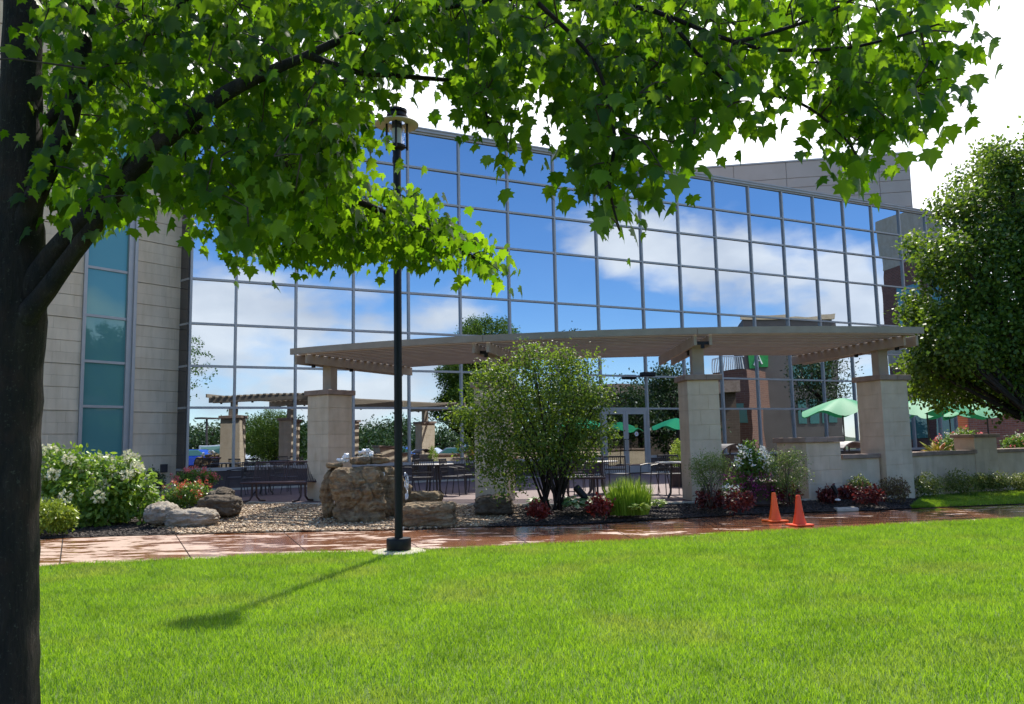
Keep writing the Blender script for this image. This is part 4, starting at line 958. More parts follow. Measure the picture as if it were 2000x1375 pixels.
# ================================================================== SHRUBS AND FLOWERS
def bush(name, label, cat, px, py, D, lumps_px, leaf, m_, per, sig, size, tm=RH, shell=.3, stems=0, stem_mat='stem', stem_r=.012, group=None, zmin=-.17, flowers=None, base=None, part='foliage', rs=1):
    b = atD(px, py, D); zb_ = min(max(b.z, -.2), .02); b.z = zb_
    t = thing(name, label, cat, b, 0, group); lumps = []
    for (x, y, rx, ry) in lumps_px:
        c = atD(x, y, D); k = D/FPX; lumps.append((c.x, c.y, c.z, rx*k, rx*k*.85, ry*k))
    rg_ = np.random.default_rng(int(px*7+py))
    o, C = foliage(part, lumps, m_, per, sig, size, mt[leaf], t, tm=tm, shell=shell, rg=rg_, zmin=zmin)
    if stems:
        mb = MB(); rr = random.Random(int(px))
        for k in range(stems):
            c = Vector(C[rr.randrange(len(C))]); a = rr.uniform(0, 6.28); s0 = b+Vector((math.cos(a)*.07*rs, math.sin(a)*.07*rs, -.03)); md = s0.lerp(c, .5)+Vector((rr.gauss(0, .05), rr.gauss(0, .05), .08)); md.x = b.x+(md.x-b.x)*.75
            mb.tube([s0, s0.lerp(md, .6), md, c.lerp(md, .3), c], [stem_r, stem_r*.85, stem_r*.65, stem_r*.45, stem_r*.2], 5)
        build('stems', mb, mt[stem_mat], t, True)
    if flowers:
        for (fm, n_, fr, per_) in flowers: bloom(t, lumps, fm, n_, fr, per_, rg_)
    return t
def bloom(t, lumps, fm, n_, fr, per_, rg_):
    C, d = clusters(lumps, n_, .02, rg_, -.5); C = C+d*.05; C[:, 1] -= .07; C[:, 2] += .02
    for k in range(n_):
        P = C[k]+nrm(rg_.normal(size=(per_, 3)))*fr*rg_.uniform(.6, 1, (per_, 1)); T = nrm(P-C[k]+rg_.normal(size=P.shape)*fr*.5); Nn = nrm(rg_.normal(size=P.shape)+np.array([0,-.3,1]))
        leaf_mesh('flower', P, T, Nn, fr*.75, RHW, mt[fm], t)
# the big multi-stem bush in the middle
bush('serviceberry_bush', 'tall multi-stemmed green bush in front of the pergola, largest shrub in the bed', 'bush', 1078, 990, 14.6,
     [(1050, 820, 100, 110), (985, 770, 80, 55), (1120, 770, 72, 60), (1045, 705, 52, 42), (925, 815, 48, 20), (950, 870, 58, 50), (1150, 850, 58, 50), (1100, 880, 62, 55), (985, 925, 52, 42), (1165, 770, 32, 26), (960, 730, 38, 22), (1105, 715, 34, 26), (900, 805, 22, 9), (1185, 850, 18, 12), (1030, 690, 18, 24), (1100, 694, 16, 16), (1155, 700, 18, 14)],
     'leaf_bush', 1950, 10, .085, .058, OVAL, .36, 26, 'bark', .022, zmin=-.05, rs=2.4)
# hydrangea
bush('hydrangea', 'large lime-green hydrangea with cream flower heads against the stone wall', 'bush', 200, 1015, 15.2,
     [(185, 955, 95, 52), (110, 918, 60, 34), (250, 965, 50, 46), (215, 920, 52, 30), (100, 962, 50, 40), (285, 985, 26, 24), (75, 912, 30, 28), (180, 995, 80, 24), (150, 905, 45, 20), (270, 935, 22, 14)], 'leaf_hyd', 760, 8, .08, .115, OVAL, .25, 0,
     flowers=[('petal_cream', 46, .085, 60)])
bush('juniper', 'low golden juniper mound beside the maple trunk at the walk', 'bush', 90, 1033, 13.6, [(95, 1008, 48, 27), (60, 1005, 35, 28), (125, 1015, 22, 18)], 'juniper', 700, 9, .035, .055, RH, .2)
bush('dwarf_conifer', 'small dark conifer between the hydrangea and the stone wall', 'bush', 308, 960, 19.5, [(306, 942, 16, 18), (298, 925, 9, 8)], 'conifer', 220, 8, .03, .05, RH, .3)
bush('flower_bed_plant', 'loose green plant with red flower clusters below the planter', 'flowers', 365, 985, 16.6, [(355, 968, 36, 22), (385, 962, 28, 18), (338, 978, 20, 12)], 'leaf_green', 420, 7, .05, .055, RH, .4, flowers=[('petal_red', 46, .034, 22)])
# planter with pink flowers
pb = atD(383, 968, 18.6); pb.z = 0
pt = thing('flower_planter', 'round brown planter overflowing with pink flowers beside the glass corner', 'planter', pb)
mb = MB(); mb.lathe([(0,0),(.22,0),(.24,.03),(.33,.36),(.36,.38),(.36,.42),(.31,.42),(.30,.36),(0,.35)], 32, pb); build('pot', mb, mt['terracotta'], pt, 'auto')
kk = 18.6/FPX; lum = [(atD(x, y, 18.6).x, 18.6, atD(x, y, 18.6).z, rx*kk, rx*kk*.8, ry*kk) for x, y, rx, ry in ((383, 930, 36, 11), (358, 934, 18, 9), (408, 934, 17, 9))]
foliage('foliage', lum, 300, 8, .04, .055, mt['leaf_green'], pt, shell=.3); bloom(pt, lum, 'petal_pink', 44, .040, 22, np.random.default_rng(4))
# ornamental grass
ob = atD(1228, 992, 14.4); ob.z = -.1; ot = thing('ornamental_grass', 'upright clump of bright green ornamental grass before the glass doors', 'grass clump', ob)
rg_ = np.random.default_rng(6); n = 1500; a = rg_.uniform(0, 6.28, n); r = .34*np.sqrt(rg_.uniform(0, 1, n)); Pb = np.stack([ob.x+r*np.cos(a), ob.y+r*np.sin(a)*.8, np.full(n, ob.z)], 1)
h_ = rg_.uniform(.38, .72, n)*(1-.25*(r/.34)**2); ln = (r/.34)*rg_.uniform(.05, .30, n)*.5; ln += rg_.uniform(0, .05, n); dx, dy = np.cos(a)*ln, np.sin(a)*ln; wv = .005; pa = rg_.uniform(0, 6.28, n); wx_, wy_ = np.cos(pa)*wv, np.sin(pa)*wv
V = np.stack([Pb+np.stack([-wx_, -wy_, 0*a], 1), Pb+np.stack([wx_, wy_, 0*a], 1), Pb+np.stack([dx*.4+wx_, dy*.4+wy_, h_*.6], 1), Pb+np.stack([dx*.4-wx_, dy*.4-wy_, h_*.6], 1), Pb+np.stack([dx, dy, h_], 1)], 1)
np_mesh('blades', V.reshape(-1, 3), (np.array([(0,1,2),(0,2,3),(3,2,4)])[None]+(np.arange(n)*5)[:, None, None]).reshape(-1, 3), mt['leaf_ornamental'], ot)
HG = 'low plants along the front of the bed'
def rosette(name, label, px, py, D, r, h, n, ls, leaf, w=.55, group=HG, cat='plant'):
    b = atD(px, py, D); b.z = min(max(b.z, -.19), 0); t = thing(name, label, cat, b, 0, group); rg_ = np.random.default_rng(int(px)); a = rg_.uniform(0, 6.28, n); rr_ = r*rg_.uniform(.1, .75, n)
    C = np.stack([b.x+rr_*np.cos(a)*.7, b.y+rr_*np.sin(a)*.7, b.z+h*rg_.uniform(.25, 1, n)*(1-.5*(rr_/r)**2)], 1); T = np.stack([np.cos(a), np.sin(a), rg_.uniform(-.3, .7, n)], 1); Nn = np.stack([rg_.normal(0, .2, n), rg_.normal(0, .2, n), np.ones(n)], 1)
    leaf_mesh('foliage', C, T, Nn, ls*rg_.uniform(.7, 1.2, n), tmpl_oval(w, .2, .3), mt[leaf], t)
    return t
rosette('hosta', 'variegated hosta clump left of the black spotlight', 1122, 985, 14.6, .30, .20, 70, .17, 'leaf_hosta')
rosette('hosta', 'variegated hosta just right of the black spotlight', 1160, 982, 14.9, .24, .16, 50, .15, 'leaf_hosta')
rosette('hosta', 'small hosta under the foot of the big bush', 1052, 984, 15.0, .2, .2, 40, .14, 'leaf_hosta')
rosette('lime_plant', 'low lime-green plant at the front foot of the ornamental grass', 1248, 992, 14.0, .24, .11, 90, .10, 'leaf_lime', .4)
rosette('lime_plant', 'low lime-green plant right of the ornamental grass', 1284, 985, 14.5, .2, .14, 80, .09, 'leaf_lime', .5)
rosette('lime_plant', 'lime-green plant at the left foot of the ornamental grass', 1188, 985, 14.6, .16, .12, 50, .09, 'leaf_lime', .5)
RD = 'burgundy and red foliage plants'
for lab, px, py, D, rx, ry, lf in (('red coleus under the front of the big bush', 1053, 1004, 13.9, 17, 10, 'leaf_coral'), ('red coleus between the big bush and the ornamental grass', 1172, 997, 14.1, 22, 12, 'leaf_coral'),
    ('burgundy plant at the foot of the tall pier right of the doors', 1388, 985, 14.9, 24, 16, 'leaf_red'), ('mounded burgundy plant with pale leaf edges, nearest the cones', 1444, 990, 14.5, 27, 17, 'leaf_red'), ('dark burgundy plant behind the left cone under the airy shrub', 1535, 975, 15.3, 26, 14, 'leaf_red'),
    ('burgundy plant left of the small black spotlight at the low pier', 1618, 975, 15.6, 16, 11, 'leaf_red'), ('burgundy plant in front of the short low wall', 1698, 976, 15.4, 24, 13, 'leaf_red'), ('burgundy plant right behind the small black spotlight', 1655, 968, 15.9, 16, 9, 'leaf_red')):
    bush('coleus' if 'coral' in lf else 'heuchera', lab, 'plant', px, py, D, [(px, py-ry*.9, rx, ry), (px-rx*.4, py-ry*.6, rx*.6, ry*.6), (px+rx*.4, py-ry*.6, rx*.6, ry*.6)], lf, 90, 7, .035, .065, OVAL, .2, group=RD, zmin=-.2)
BX = 'clipped boxwood and barberry mounds along the wall'
for lab, px, py, D, rx, ry, lf in (('bronze-tipped shrub before the short low wall', 1679, 968, 16.1, 17, 17, 'leaf_yg'), ('brownish barberry mound at the foot of the right tall pier', 1745, 972, 16.0, 28, 18, 'leaf_brown'), ('yellow-green boxwood right of the tall right pier', 1813, 965, 17.2, 27, 20, 'leaf_yg'),
    ('larger yellow-green boxwood before the shaded wall', 1876, 961, 18.0, 28, 21, 'leaf_yg'), ('small boxwood beside the last low pier', 1916, 953, 18.5, 14, 13, 'leaf_yg'), ('round boxwood in front of the last low pier', 1948, 954, 18.5, 22, 15, 'leaf_yg'), ('boxwood cut by the right edge of the view', 1995, 953, 19.0, 22, 14, 'leaf_yg')):
    bush('boxwood' if lf == 'leaf_yg' else 'barberry', lab, 'bush', px, py, D, [(px, py-ry, rx, ry), (px-rx*.45, py-ry*.8, rx*.6, ry*.8), (px+rx*.45, py-ry*.75, rx*.6, ry*.75)], lf, 220, 8, .045, .042, OVAL, .25, group=BX, zmin=-.2)
AS = 'airy vase-shaped shrubs beside the mandevilla pot'
bush('airy_shrub', 'airy vase-shaped shrub in front of the tall pier right of the doors', 'bush', 1385, 985, 14.8, [(1388, 902, 34, 16), (1362, 915, 16, 14), (1410, 915, 18, 16), (1375, 935, 22, 14)], 'leaf_airy', 420, 9, .05, .032, RH, .35, 22, 'stem', .008, AS)
bush('airy_shrub', 'airy vase-shaped shrub in front of the low square pier', 'bush', 1540, 975, 15.2, [(1535, 895, 38, 15), (1510, 915, 18, 22), (1562, 925, 18, 24), (1535, 935, 30, 24), (1548, 960, 16, 12)], 'leaf_airy', 470, 9, .06, .034, RH, .4, 24, 'stem', .008, AS)
# mandevilla in pot with petunias
vb = atD(1480, 978, 15.6); vb.z = -.08; vt = thing('mandevilla_planter', 'pot with a white-flowered mandevilla rising over trailing purple petunias', 'planter', vb)
mb = MB(); mb.lathe([(0,0),(.30,0),(.33,.04),(.28,.10),(.36,.36),(.40,.42),(.36,.42),(.33,.38),(0,.37)], 36, vb); build('pot', mb, surf('dark_pot', (.045,.03,.024), (.07,.048,.038), 6, .7), vt, 'auto')
kk = 15.6/FPX; mk = lambda L_: [(atD(x, y, 15.5).x, 15.5, atD(x, y, 15.5).z, rx*kk, rx*kk*.8, ry*kk) for x, y, rx, ry in L_]
l1 = mk([(1467, 905, 30, 22), (1462, 878, 14, 16), (1495, 910, 16, 18)]); l2 = mk([(1440, 942, 36, 14), (1485, 948, 40, 20), (1462, 960, 30, 16), (1525, 948, 18, 16), (1500, 968, 24, 10)])
foliage('vine', l1, 240, 8, .05, .07, mt['leaf_green'], vt, OVAL, .4); foliage('petunia_foliage', l2, 300, 8, .05, .05, mt['leaf_green'], vt, shell=.4)
bloom(vt, l1, 'petal_white', 34, .065, 16, np.random.default_rng(8)); bloom(vt, l2, 'petal_purple', 90, .045, 14, np.random.default_rng(9))
bush('white_begonia', 'small patch of white flowers beside the nearest burgundy plant', 'flowers', 1425, 978, 15.0, [(1422, 966, 18, 9), (1436, 962, 10, 7)], 'leaf_green', 50, 6, .04, .05, RH, .4, flowers=[('petal_white', 12, .045, 12)])
# spotlights
def spot(label, px, py, D, tilt, sc=1):
    b = atD(px, py, D); b.z = min(max(b.z, -.19), 0); t = thing('garden_spotlight', label, 'light', b, 0, 'garden spotlights in the bed')
    mb = MB(); mb.tube([b+Vector((0,0,-.02)), b+Vector((0,0,.10*sc))], .014*sc, 8); build('stake', mb, mt['dark'], t)
    h0 = b+Vector((0, 0, .10*sc)); dv = Vector((math.sin(tilt), .25, math.cos(tilt))).normalized()
    mb = MB(); mb.tube([h0, h0+dv*.03*sc, h0+dv*.17*sc, h0+dv*.18*sc], [.022*sc, .038*sc, .042*sc, .034*sc], 14); build('lamp_head', mb, mt['black'], t, 'auto')
    mb = MB(); mb.lathe([(0,0),(.05,0),(.05,.015),(.02,.03),(0,.03)], 16, b); build('base', mb, mt['white'], t, 'auto')
spot('black spotlight leaning left between the two hostas', 1146, 988, 14.6, -.7, 1.6); spot('small black spotlight on a pale footing before the low square pier', 1636, 973, 15.3, -.35, 1.0)
cb = atD(462, 985, 16.0); cb.z = bedz(cb.x, cb.y)
ct = thing('paper_cup', 'white cup lying on its side on the gravel by the lichened boulder', 'cup', cb); mb = MB(); mb.tube([cb+Vector((-.06, .0, .09)), cb+Vector((.06, -.01, .045))], [.04, .03], 16); build('cup_body', mb, mt['white'], ct)
fb = atD(1640, 975, 15.3)
mb = MB(); fz = bedz(fb.x, fb.y); mb.cbox(fb.x-.10, fb.x+.30, fb.y-.1, fb.y+.18, fz-.02, fz+.05, .012); tag(build('stone_footing', mb, mt['concrete']), 'small flat concrete pad beneath the small black spotlight', 'paving stone')
# plants behind the right-hand wall
bw_ = atD(1830, 886, 18.9); crt = thing('croton_planter', 'yellow and orange strap-leaved croton showing above the shaded wall', 'planter', (bw_.x, bw_.y, 0))
mb = MB(); mb.lathe([(0,0),(.2,0),(.28,.6),(.25,.6),(0,.58)], 24, (bw_.x, bw_.y, 0)); build('pot', mb, mt['terracotta'], crt, 'auto')
rg_ = np.random.default_rng(12); n = 46; a = rg_.uniform(0, 6.28, n); C = np.stack([bw_.x+.05*np.cos(a), bw_.y+.05*np.sin(a), .66+.08*rg_.uniform(0, 1, n)], 1); T = np.stack([np.cos(a), np.sin(a)*.6, rg_.uniform(.1, 1.1, n)], 1)
leaf_mesh('foliage', C, T, np.tile([0, -.5, 1.], (n, 1)), rg_.uniform(.25, .45, n), tmpl_oval(.2, .2, .25), leafmat('croton_leaf', [(0, (.30,.38,.04)), (.6, (.60,.50,.05)), (1, (.60,.12,.03))], [(.5,.5,.05), (.7,.3,.05)], .3), crt)
for nm_, lab, px, py, D, L_, fl_ in (('flower_tub', 'bushy tub with white and crimson flowers left of the last low pier', 1862, 860, 20.4, [(1862, 862, 26, 16), (1840, 872, 16, 10), (1885, 850, 18, 10)], [('petal_white', 14, .05, 10), ('petal_pink', 7, .06, 14)]),
                             ('flower_tub', 'tub of pink and white flowers above the wall at the right edge', 1990, 862, 21.5, [(1990, 863, 24, 12), (1972, 870, 14, 8)], [('petal_pink', 8, .05, 12), ('petal_white', 8, .05, 12)])):
    t = bush(nm_, lab, 'planter', px, py, D, L_, 'leaf_green', 170, 8, .05, .07, RH, .35, zmin=.3, flowers=fl_); b = t.location; iv = Vector(b)
    mb = MB(); mb.lathe([(0,0),(.2,0),(.27,.62),(.24,.62),(0,.6)], 24, (b.x, b.y, 0)); build('pot', mb, mt['terracotta'], t, 'auto')
cy = thing('potted_conifer', 'small lime conifer in a dark pot by the glass right of the doors', 'plant', (atD(1325, 900, 21).x, 21, 0)); cx_ = cy.location
mb = MB(); mb.lathe([(0,0),(.2,0),(.25,.5),(.22,.5),(0,.48)], 20, (cx_.x, cx_.y, 0)); build('pot', mb, mt['dark'], cy, 'auto')
foliage('foliage', [(cx_.x, cx_.y, .75, .2, .2, .3), (cx_.x, cx_.y, .98, .13, .13, .18)], 160, 8, .03, .05, mt['leaf_lime'], cy)

# ================================================================== PATIO FURNITURE
def chair(label=None):
    t = thing('patio_chair', label, 'chair', (0, 0, 0), 0, 'metal chairs on the patio'); m_ = mt['dark']; r_ = .011
    mb = MB(); mb.cbox(-.23, .23, -.21, .22, .43, .445, .006)
    build('seat', mb, m_, t)
    mb = MB()
    for k in range(9):
        x = -.19+k*.0475; mb.tube([(x, .20, .48), (x, .245, .82)], .007, 5)
    mb.cbox(-.23, .23, .235, .26, .80, .84, .006); mb.cbox(-.23, .23, .205, .225, .53, .56, .004); build('backrest', mb, m_, t)
    for sx in (-1, 1):
        mb = MB(); mb.tube([(sx*.24, -.24, 0), (sx*.235, -.20, .44), (sx*.235, -.18, .62)], r_, 7); build('leg', mb, m_, t)
        mb = MB(); mb.tube([(sx*.24, .27, 0), (sx*.235, .19, .44), (sx*.235, .25, .84)], r_, 7); build('leg', mb, m_, t)
        mb = MB(); mb.tube([(sx*.235, -.20, .62), (sx*.25, 0, .65), (sx*.235, .22, .64)], .014, 7); build('armrest', mb, m_, t)
    return t
c0_ = chair('dark metal armchair with its back to us at the round white table'); used = [False]
def put_chair(px, D, rz, label):
    p = atD(px, 900, D); o = c0_ if not used[0] else copytree(c0_); used[0] = True
    place(o, (p.x, p.y, .002), R(rz)); o['label'] = label
def table(label, px, D, r=.48, h=.72):
    p = atD(px, 900, D); t = thing('patio_table', label, 'table', (p.x, p.y, 0), 0, 'pale-topped tables on the patio'); o_ = (p.x, p.y, 0)
    mb = MB(); mb.lathe([(0,h-.03),(r-.02,h-.03),(r,h-.02),(r,h-.004),(r-.006,h),(0,h)], 40, o_); build('table_top', mb, mt['tabletop'], t, 'auto')
    for a in range(4):
        x, y = .26*math.cos(a*1.57+.6), .26*math.sin(a*1.57+.6); mb = MB(); mb.tube([(p.x+x*.5, p.y+y*.5, h-.03), (p.x+x*.7, p.y+y*.7, .1), (p.x+x, p.y+y, .0)], .022, 8); build('leg', mb, mt['dark'], t)
table('round white table between the fountain and the big bush', 846, 19.6)
put_chair(826, 18.9, 185, 'dark metal chair with its back to us at the round white table')
put_chair(884, 19.1, 75, 'dark metal chair seen side-on right of the round white table')
put_chair(795, 19.7, -95, 'dark metal chair left of the round white table, partly behind the fountain')
put_chair(912, 19.9, 40, 'second chair right of the round white table, turned partly away')
put_chair(928, 21.2, 0, 'chair nearest the glass, left of the big bush')
table('white-topped table behind the slatted bench', 515, 21.4)
put_chair(462, 21.5, -80, 'chair at the far left end of the bench table')
put_chair(492, 20.7, 200, 'chair behind the left end of the slatted bench')
put_chair(560, 21.2, 80, 'chair on the right side of the bench table')
put_chair(545, 22.4, 10, 'chair between the bench table and the glass')
table('table close to the tall pier right of the doors', 1320, 16.9, .42)
put_chair(1312, 18.0, 10, 'pale-lit chair behind the table by the right-hand door pier')
put_chair(1276, 18.2, -70, 'chair turned sideways between the ornamental grass and the table by the door pier')
table('table behind the right side of the big bush', 1165, 19.0)
put_chair(1205, 18.6, 160, 'chair with its back to us directly before the glass doors')
put_chair(1135, 18.4, 190, 'chair with its back to us behind the right flank of the big bush')
put_chair(1120, 20.1, 0, 'chair across the table behind the big bush')
def bench(label, px0, px1, D, rz):
    p = atD((px0+px1)/2, 900, D); l = (px1-px0)*D/FPX; t = thing('slatted_bench', label, 'bench', (0, 0, 0), 0, 'slatted metal benches'); m_ = mt['benchmetal']; h = l/2
    mb = MB()
    for k in range(int(l/.035)): x = -h+.02+k*.035; mb.box(x-.009, x+.009, -.24, .20, .415, .43)
    mb.tube([(-h, -.25, .42), (h, -.25, .42)], .022, 8); mb.tube([(-h, .2, .42), (h, .2, .42)], .018, 8); build('seat', mb, m_, t)
    n_ = max(1, int(l/.62))
    for j in range(n_):
        a = -h+l*j/n_+.03; b = -h+l*(j+1)/n_-.03; mb = MB()
        for k in range(int((b-a)/.04)+1): x = a+k*.04; mb.tube([(x, .2, .43), (x, .27, .6), (x, .30, .78), (x, .36, .84)], .008, 5)
        mb.tube([(a, .2, .43), (a, .27, .6), (a, .30, .78), (a, .36, .86), (a, .40, .84)], .016, 6); mb.tube([(b, .2, .43), (b, .27, .6), (b, .30, .78), (b, .36, .86), (b, .40, .84)], .016, 6); mb.tube([(a, .36, .85), (b, .36, .85)], .018, 8)
        build('backrest', mb, m_, t)
    for x in (-h+.2, h-.2):
        mb = MB(); mb.tube([(x-.04, -.05, .41), (x-.04, -.06, .12), (x-.06, -.12, .04), (x-.1, -.3, .02)], .022, 8); mb.tube([(x+.04, -.02, .41), (x+.04, .0, .12), (x+.06, .08, .04), (x+.1, .25, .02)], .022, 8); build('leg', mb, m_, t)
    place(t, (p.x, p.y, .003), R(rz)); return t
bench('dark red slatted bench at the patio edge left of the first tall pier', 476, 616, 18.1, -14)
bench('slatted bench behind the right side of the big bush, left of the doors', 1085, 1180, 17.2, -4)
def bin_(label, px, D, rz, mat='dark'):
    p = atD(px, 900, D); t = thing('litter_bin', label, 'bin', (0, 0, 0), 0, 'litter bins with sloping lids')
    mb = MB(); mb.cbox(-.33, .33, -.33, .33, 0, .80, .02); build('bin_body', mb, mt['dark'], t)
    mb = MB(); vs = []; 
    for k in range(9):
        a = k/8; x = -.36+.72*a; z = .86+.16*math.sin(a*math.pi)**.8; vs += [(x, -.36, z), (x, .36, z), (x, -.36, z+.025), (x, .36, z+.025)]
    fs = []
    for k in range(8): q = k*4; fs += [(q, q+1, q+5, q+4), (q+2, q+6, q+7, q+3), (q, q+4, q+6, q+2), (q+1, q+3, q+7, q+5)]
    mb.add(vs, fs); build('lid', mb, mt[mat], t); 
    mb = MB()
    for x in (-.3, .3):
        for y in (-.3, .3): mb.box(x-.015, x+.015, y-.015, y+.015, .80, .90)
    build('lid_support', mb, mt['dark'], t)
    place(t, (p.x, p.y, .002), R(rz)); return t
bin_('brown litter bin with a curved lid behind the mandevilla pot', 1420, 19.6, 20); bin_('litter bin with a pale curved lid showing over the short low wall', 1655, 21.5, 15, 'tabletop')

# umbrellas
def umbrella(label, px, py, D, rz, r=1.2):
    a = atD(px, py, D); t = thing('patio_umbrella', label, 'umbrella', (a.x, a.y, 0), 0, 'green umbrellas over the patio tables')
    vs = []; fs = []; n_ = 48; rings = 8; drop = .42
    for i in range(rings+1):
        q = i/rings
        for k in range(n_):
            th = 2*math.pi*k/n_+rz; sc_ = math.cos(6*2*math.pi*k/n_)  # six panels: ribs high, cloth sagging out
            rad = r*q*(1+.05*sc_*q); z = a.z-drop*q**1.35-.085*q*q*(.5-.5*sc_)*-1-.05*q
            vs.append((a.x+rad*math.cos(th), a.y+rad*math.sin(th), z-.10*q**2*(.5+.5*sc_)))
    for i in range(rings):
        for k in range(n_): fs.append((i*n_+k, (i+1)*n_+k, (i+1)*n_+(k+1) % n_, i*n_+(k+1) % n_))
    mb = MB(); mb.add(vs, fs); build('canopy', mb, mt['umbrella'], t, True)
    mb = MB(); mb.cyl(a.x, a.y, 0.05, a.z+.04, .022, n=12); build('pole', mb, mt['dark'], t)
    mb = MB(); mb.lathe([(0,0),(.25,0),(.25,.05),(.06,.09),(0,.09)], 24, (a.x, a.y, 0)); build('base', mb, mt['dark'], t, 'auto')
    mb = MB()
    for k in range(6):
        th = 2*math.pi*(k+.5)/6+rz; mb.tube([(a.x, a.y, a.z-.38), (a.x+.6*r*math.cos(th), a.y+.6*r*math.sin(th), a.z-.26)], .008, 5)
    build('rib', mb, mt['dark'], t)
umbrella('green umbrella left of the right-hand tall pier', 1644, 777, 24.8, .2)
umbrella('green umbrella right of the right-hand tall pier', 1808, 774, 24.0, .9)
umbrella('green umbrella half hidden behind the one right of the tall pier', 1852, 784, 27.5, .5)
umbrella('green umbrella mostly hidden by the pear tree crown', 1925, 781, 24.6, .1)

# ================================================================== PEAR TREE (right) AND MAPLE (left)
pd = 17.6; pbx = atD(2046, 900, pd); pbx.z = -.05
k_ = pd/FPX
pl_ = []
for (x, y, rx, ry) in ((2040, 560, 150, 190), (1930, 640, 120, 90), (1890, 520, 85, 80), (1870, 700, 75, 60), (1960, 420, 90, 90), (2010, 330, 80, 70), (2060, 290, 70, 70), (1925, 745, 90, 42), (1840, 620, 48, 40), (1845, 500, 42, 50), (2120, 500, 150, 160), (2150, 700, 130, 80), (2040, 740, 90, 50), (1960, 320, 45, 40), (1975, 272, 25, 20), (1900, 400, 40, 45), (1830, 680, 40, 32), (2130, 380, 90, 90), (1822, 645, 34, 32), (1812, 705, 28, 26), (1832, 585, 28, 30), (1850, 450, 24, 26), (1888, 372, 22, 24)):
    c = atD(x, y, pd); pl_.append((c.x, c.y+rt.uniform(-1.1, 1.7), c.z, rx*k_*1.0, rx*k_*1.0, ry*k_))
for k in range(34):
    a = rt.uniform(1.6, 4.8); x, y = 2040+math.cos(a)*rt.uniform(200, 262)*(1 if abs(math.sin(a)) < .8 else .6), 540+math.sin(a)*rt.uniform(215, 285)
    if y < 790 and x > np.interp(y, [250,330,430,520,620,700,780], [1965,1915,1868,1822,1808,1802,1870]): c = atD(x, y, pd); pl_.append((c.x, c.y+rt.uniform(-.8, .8), c.z, rt.uniform(14, 26)*k_, rt.uniform(14, 26)*k_, rt.uniform(16, 30)*k_))
pear = thing('pear_tree', 'dense dark green pear tree filling the right edge of the view', 'tree', pbx)
mb = MB(); mb.tube([pbx, pbx+Vector((0,0,1.2)), pbx+Vector((-.1,0,3)), pbx+Vector((0,0,6))], [.19,.15,.11,.04], 12)
for c in pl_: mb.tube([pbx+Vector((0,0,min(max(c[2]*.45, 1.3), 4.5))), Vector(c[:3])+Vector((0,0,-.1))], [.06,.02], 6)
build('trunk', mb, mt['bark'], pear, True)
foliage('crown', pl_, 8200, 11, .12, .092, mt['leaf_pear'], pear, tm=RHW, shell=.30, droop=.3)

# red maple
mbase = atD(-5, 1425, 3.95); mbase.z = lawnz(mbase.x, mbase.y)-.02
maple = thing('maple_tree', 'large maple with a dark trunk at the left and leafy boughs hanging across the top', 'tree', mbase)
nodes = []
def limb(nm, pts, n=12):
    W_ = [(atD(x, y, D), r*D/FPX) for x, y, D, r in pts]
    # Catmull-Rom smoothing
    P = [w[0] for w in W_]; Rr = [w[1] for w in W_]; out_, ro = [], []
    for i in range(len(P)-1):
        p0, p1, p2, p3 = P[max(i-1, 0)], P[i], P[i+1], P[min(i+2, len(P)-1)]
        for s_ in range(5):
            t_ = s_/5; q_ = .5*((2*p1)+(p2-p0)*t_+(2*p0-5*p1+4*p2-p3)*t_*t_+(3*p1-p0-3*p2+p3)*t_**3); out_.append(q_); ro.append(Rr[i]+(Rr[i+1]-Rr[i])*t_)
    out_.append(P[-1]); ro.append(Rr[-1])
    ro = [r*(1+.07*mnoise.noise(Vector((i*.7, len(pts), r*40)))) for i, r in enumerate(ro)]
    mb = MB(); mb.tube(out_, ro, n); build(nm, mb, mt['bark'], maple, True)
    if nm != 'trunk': nodes.extend(out_[2:])
    return out_
tr = limb('trunk', [(-8,1432,3.95,82),(-5,1395,3.95,70),(0,1200,3.95,65),(4,1000,3.95,64),(8,820,3.95,66),(12,650,3.95,70),(20,540,3.95,66),(30,420,3.95,50),(38,300,3.95,42),(42,150,3.95,38),(44,0,3.95,34),(50,-250,3.95,26),(60,-600,3.95,14)], 20)
limb('branch', [(40,600,3.92,28),(95,510,3.88,22),(150,445,3.8,20),(215,382,3.72,22),(290,300,3.6,21),(350,248,3.5,18),(440,183,3.42,15),(520,143,3.4,12),(600,108,3.5,9),(720,55,3.6,7),(850,18,3.6,6),(1050,-5,3.5,5),(1250,15,3.4,5),(1400,70,3.3,4.5),(1500,96,3.25,4),(1640,95,3.2,3.5),(1740,75,3.1,2.5),(1840,45,3.1,2)])
limb('branch', [(30,640,3.9,26),(80,582,3.86,20),(140,500,3.82,16),(185,440,3.78,17),(222,392,3.72,15)])
limb('branch', [(30,470,3.9,22),(80,360,3.85,20),(125,265,3.8,19),(150,170,3.75,17),(165,80,3.7,16),(178,-40,3.65,15),(200,-300,3.5,10)])
limb('branch', [(158,170,3.75,10),(215,115,3.7,9),(290,65,3.6,8),(360,0,3.5,7),(480,-120,3.4,5)])
limb('branch', [(90,240,3.95,11),(140,190,4.0,10),(215,120,4.1,9),(300,60,4.2,7)])
limb('branch', [(350,248,3.5,11),(420,262,3.8,10),(520,305,4.3,9),(640,365,4.9,8),(760,420,5.3,7),(860,462,5.6,5),(950,520,5.8,3)])
limb('branch', [(600,108,3.3,8),(700,140,3.5,7),(800,150,3.7,5),(920,170,3.8,4),(960,260,3.6,2.5)])
limb('branch', [(1050,5,3.22,5),(1160,120,3.3,4),(1200,260,3.3,3.5),(1190,360,3.3,3),(1210,450,3.3,2)])
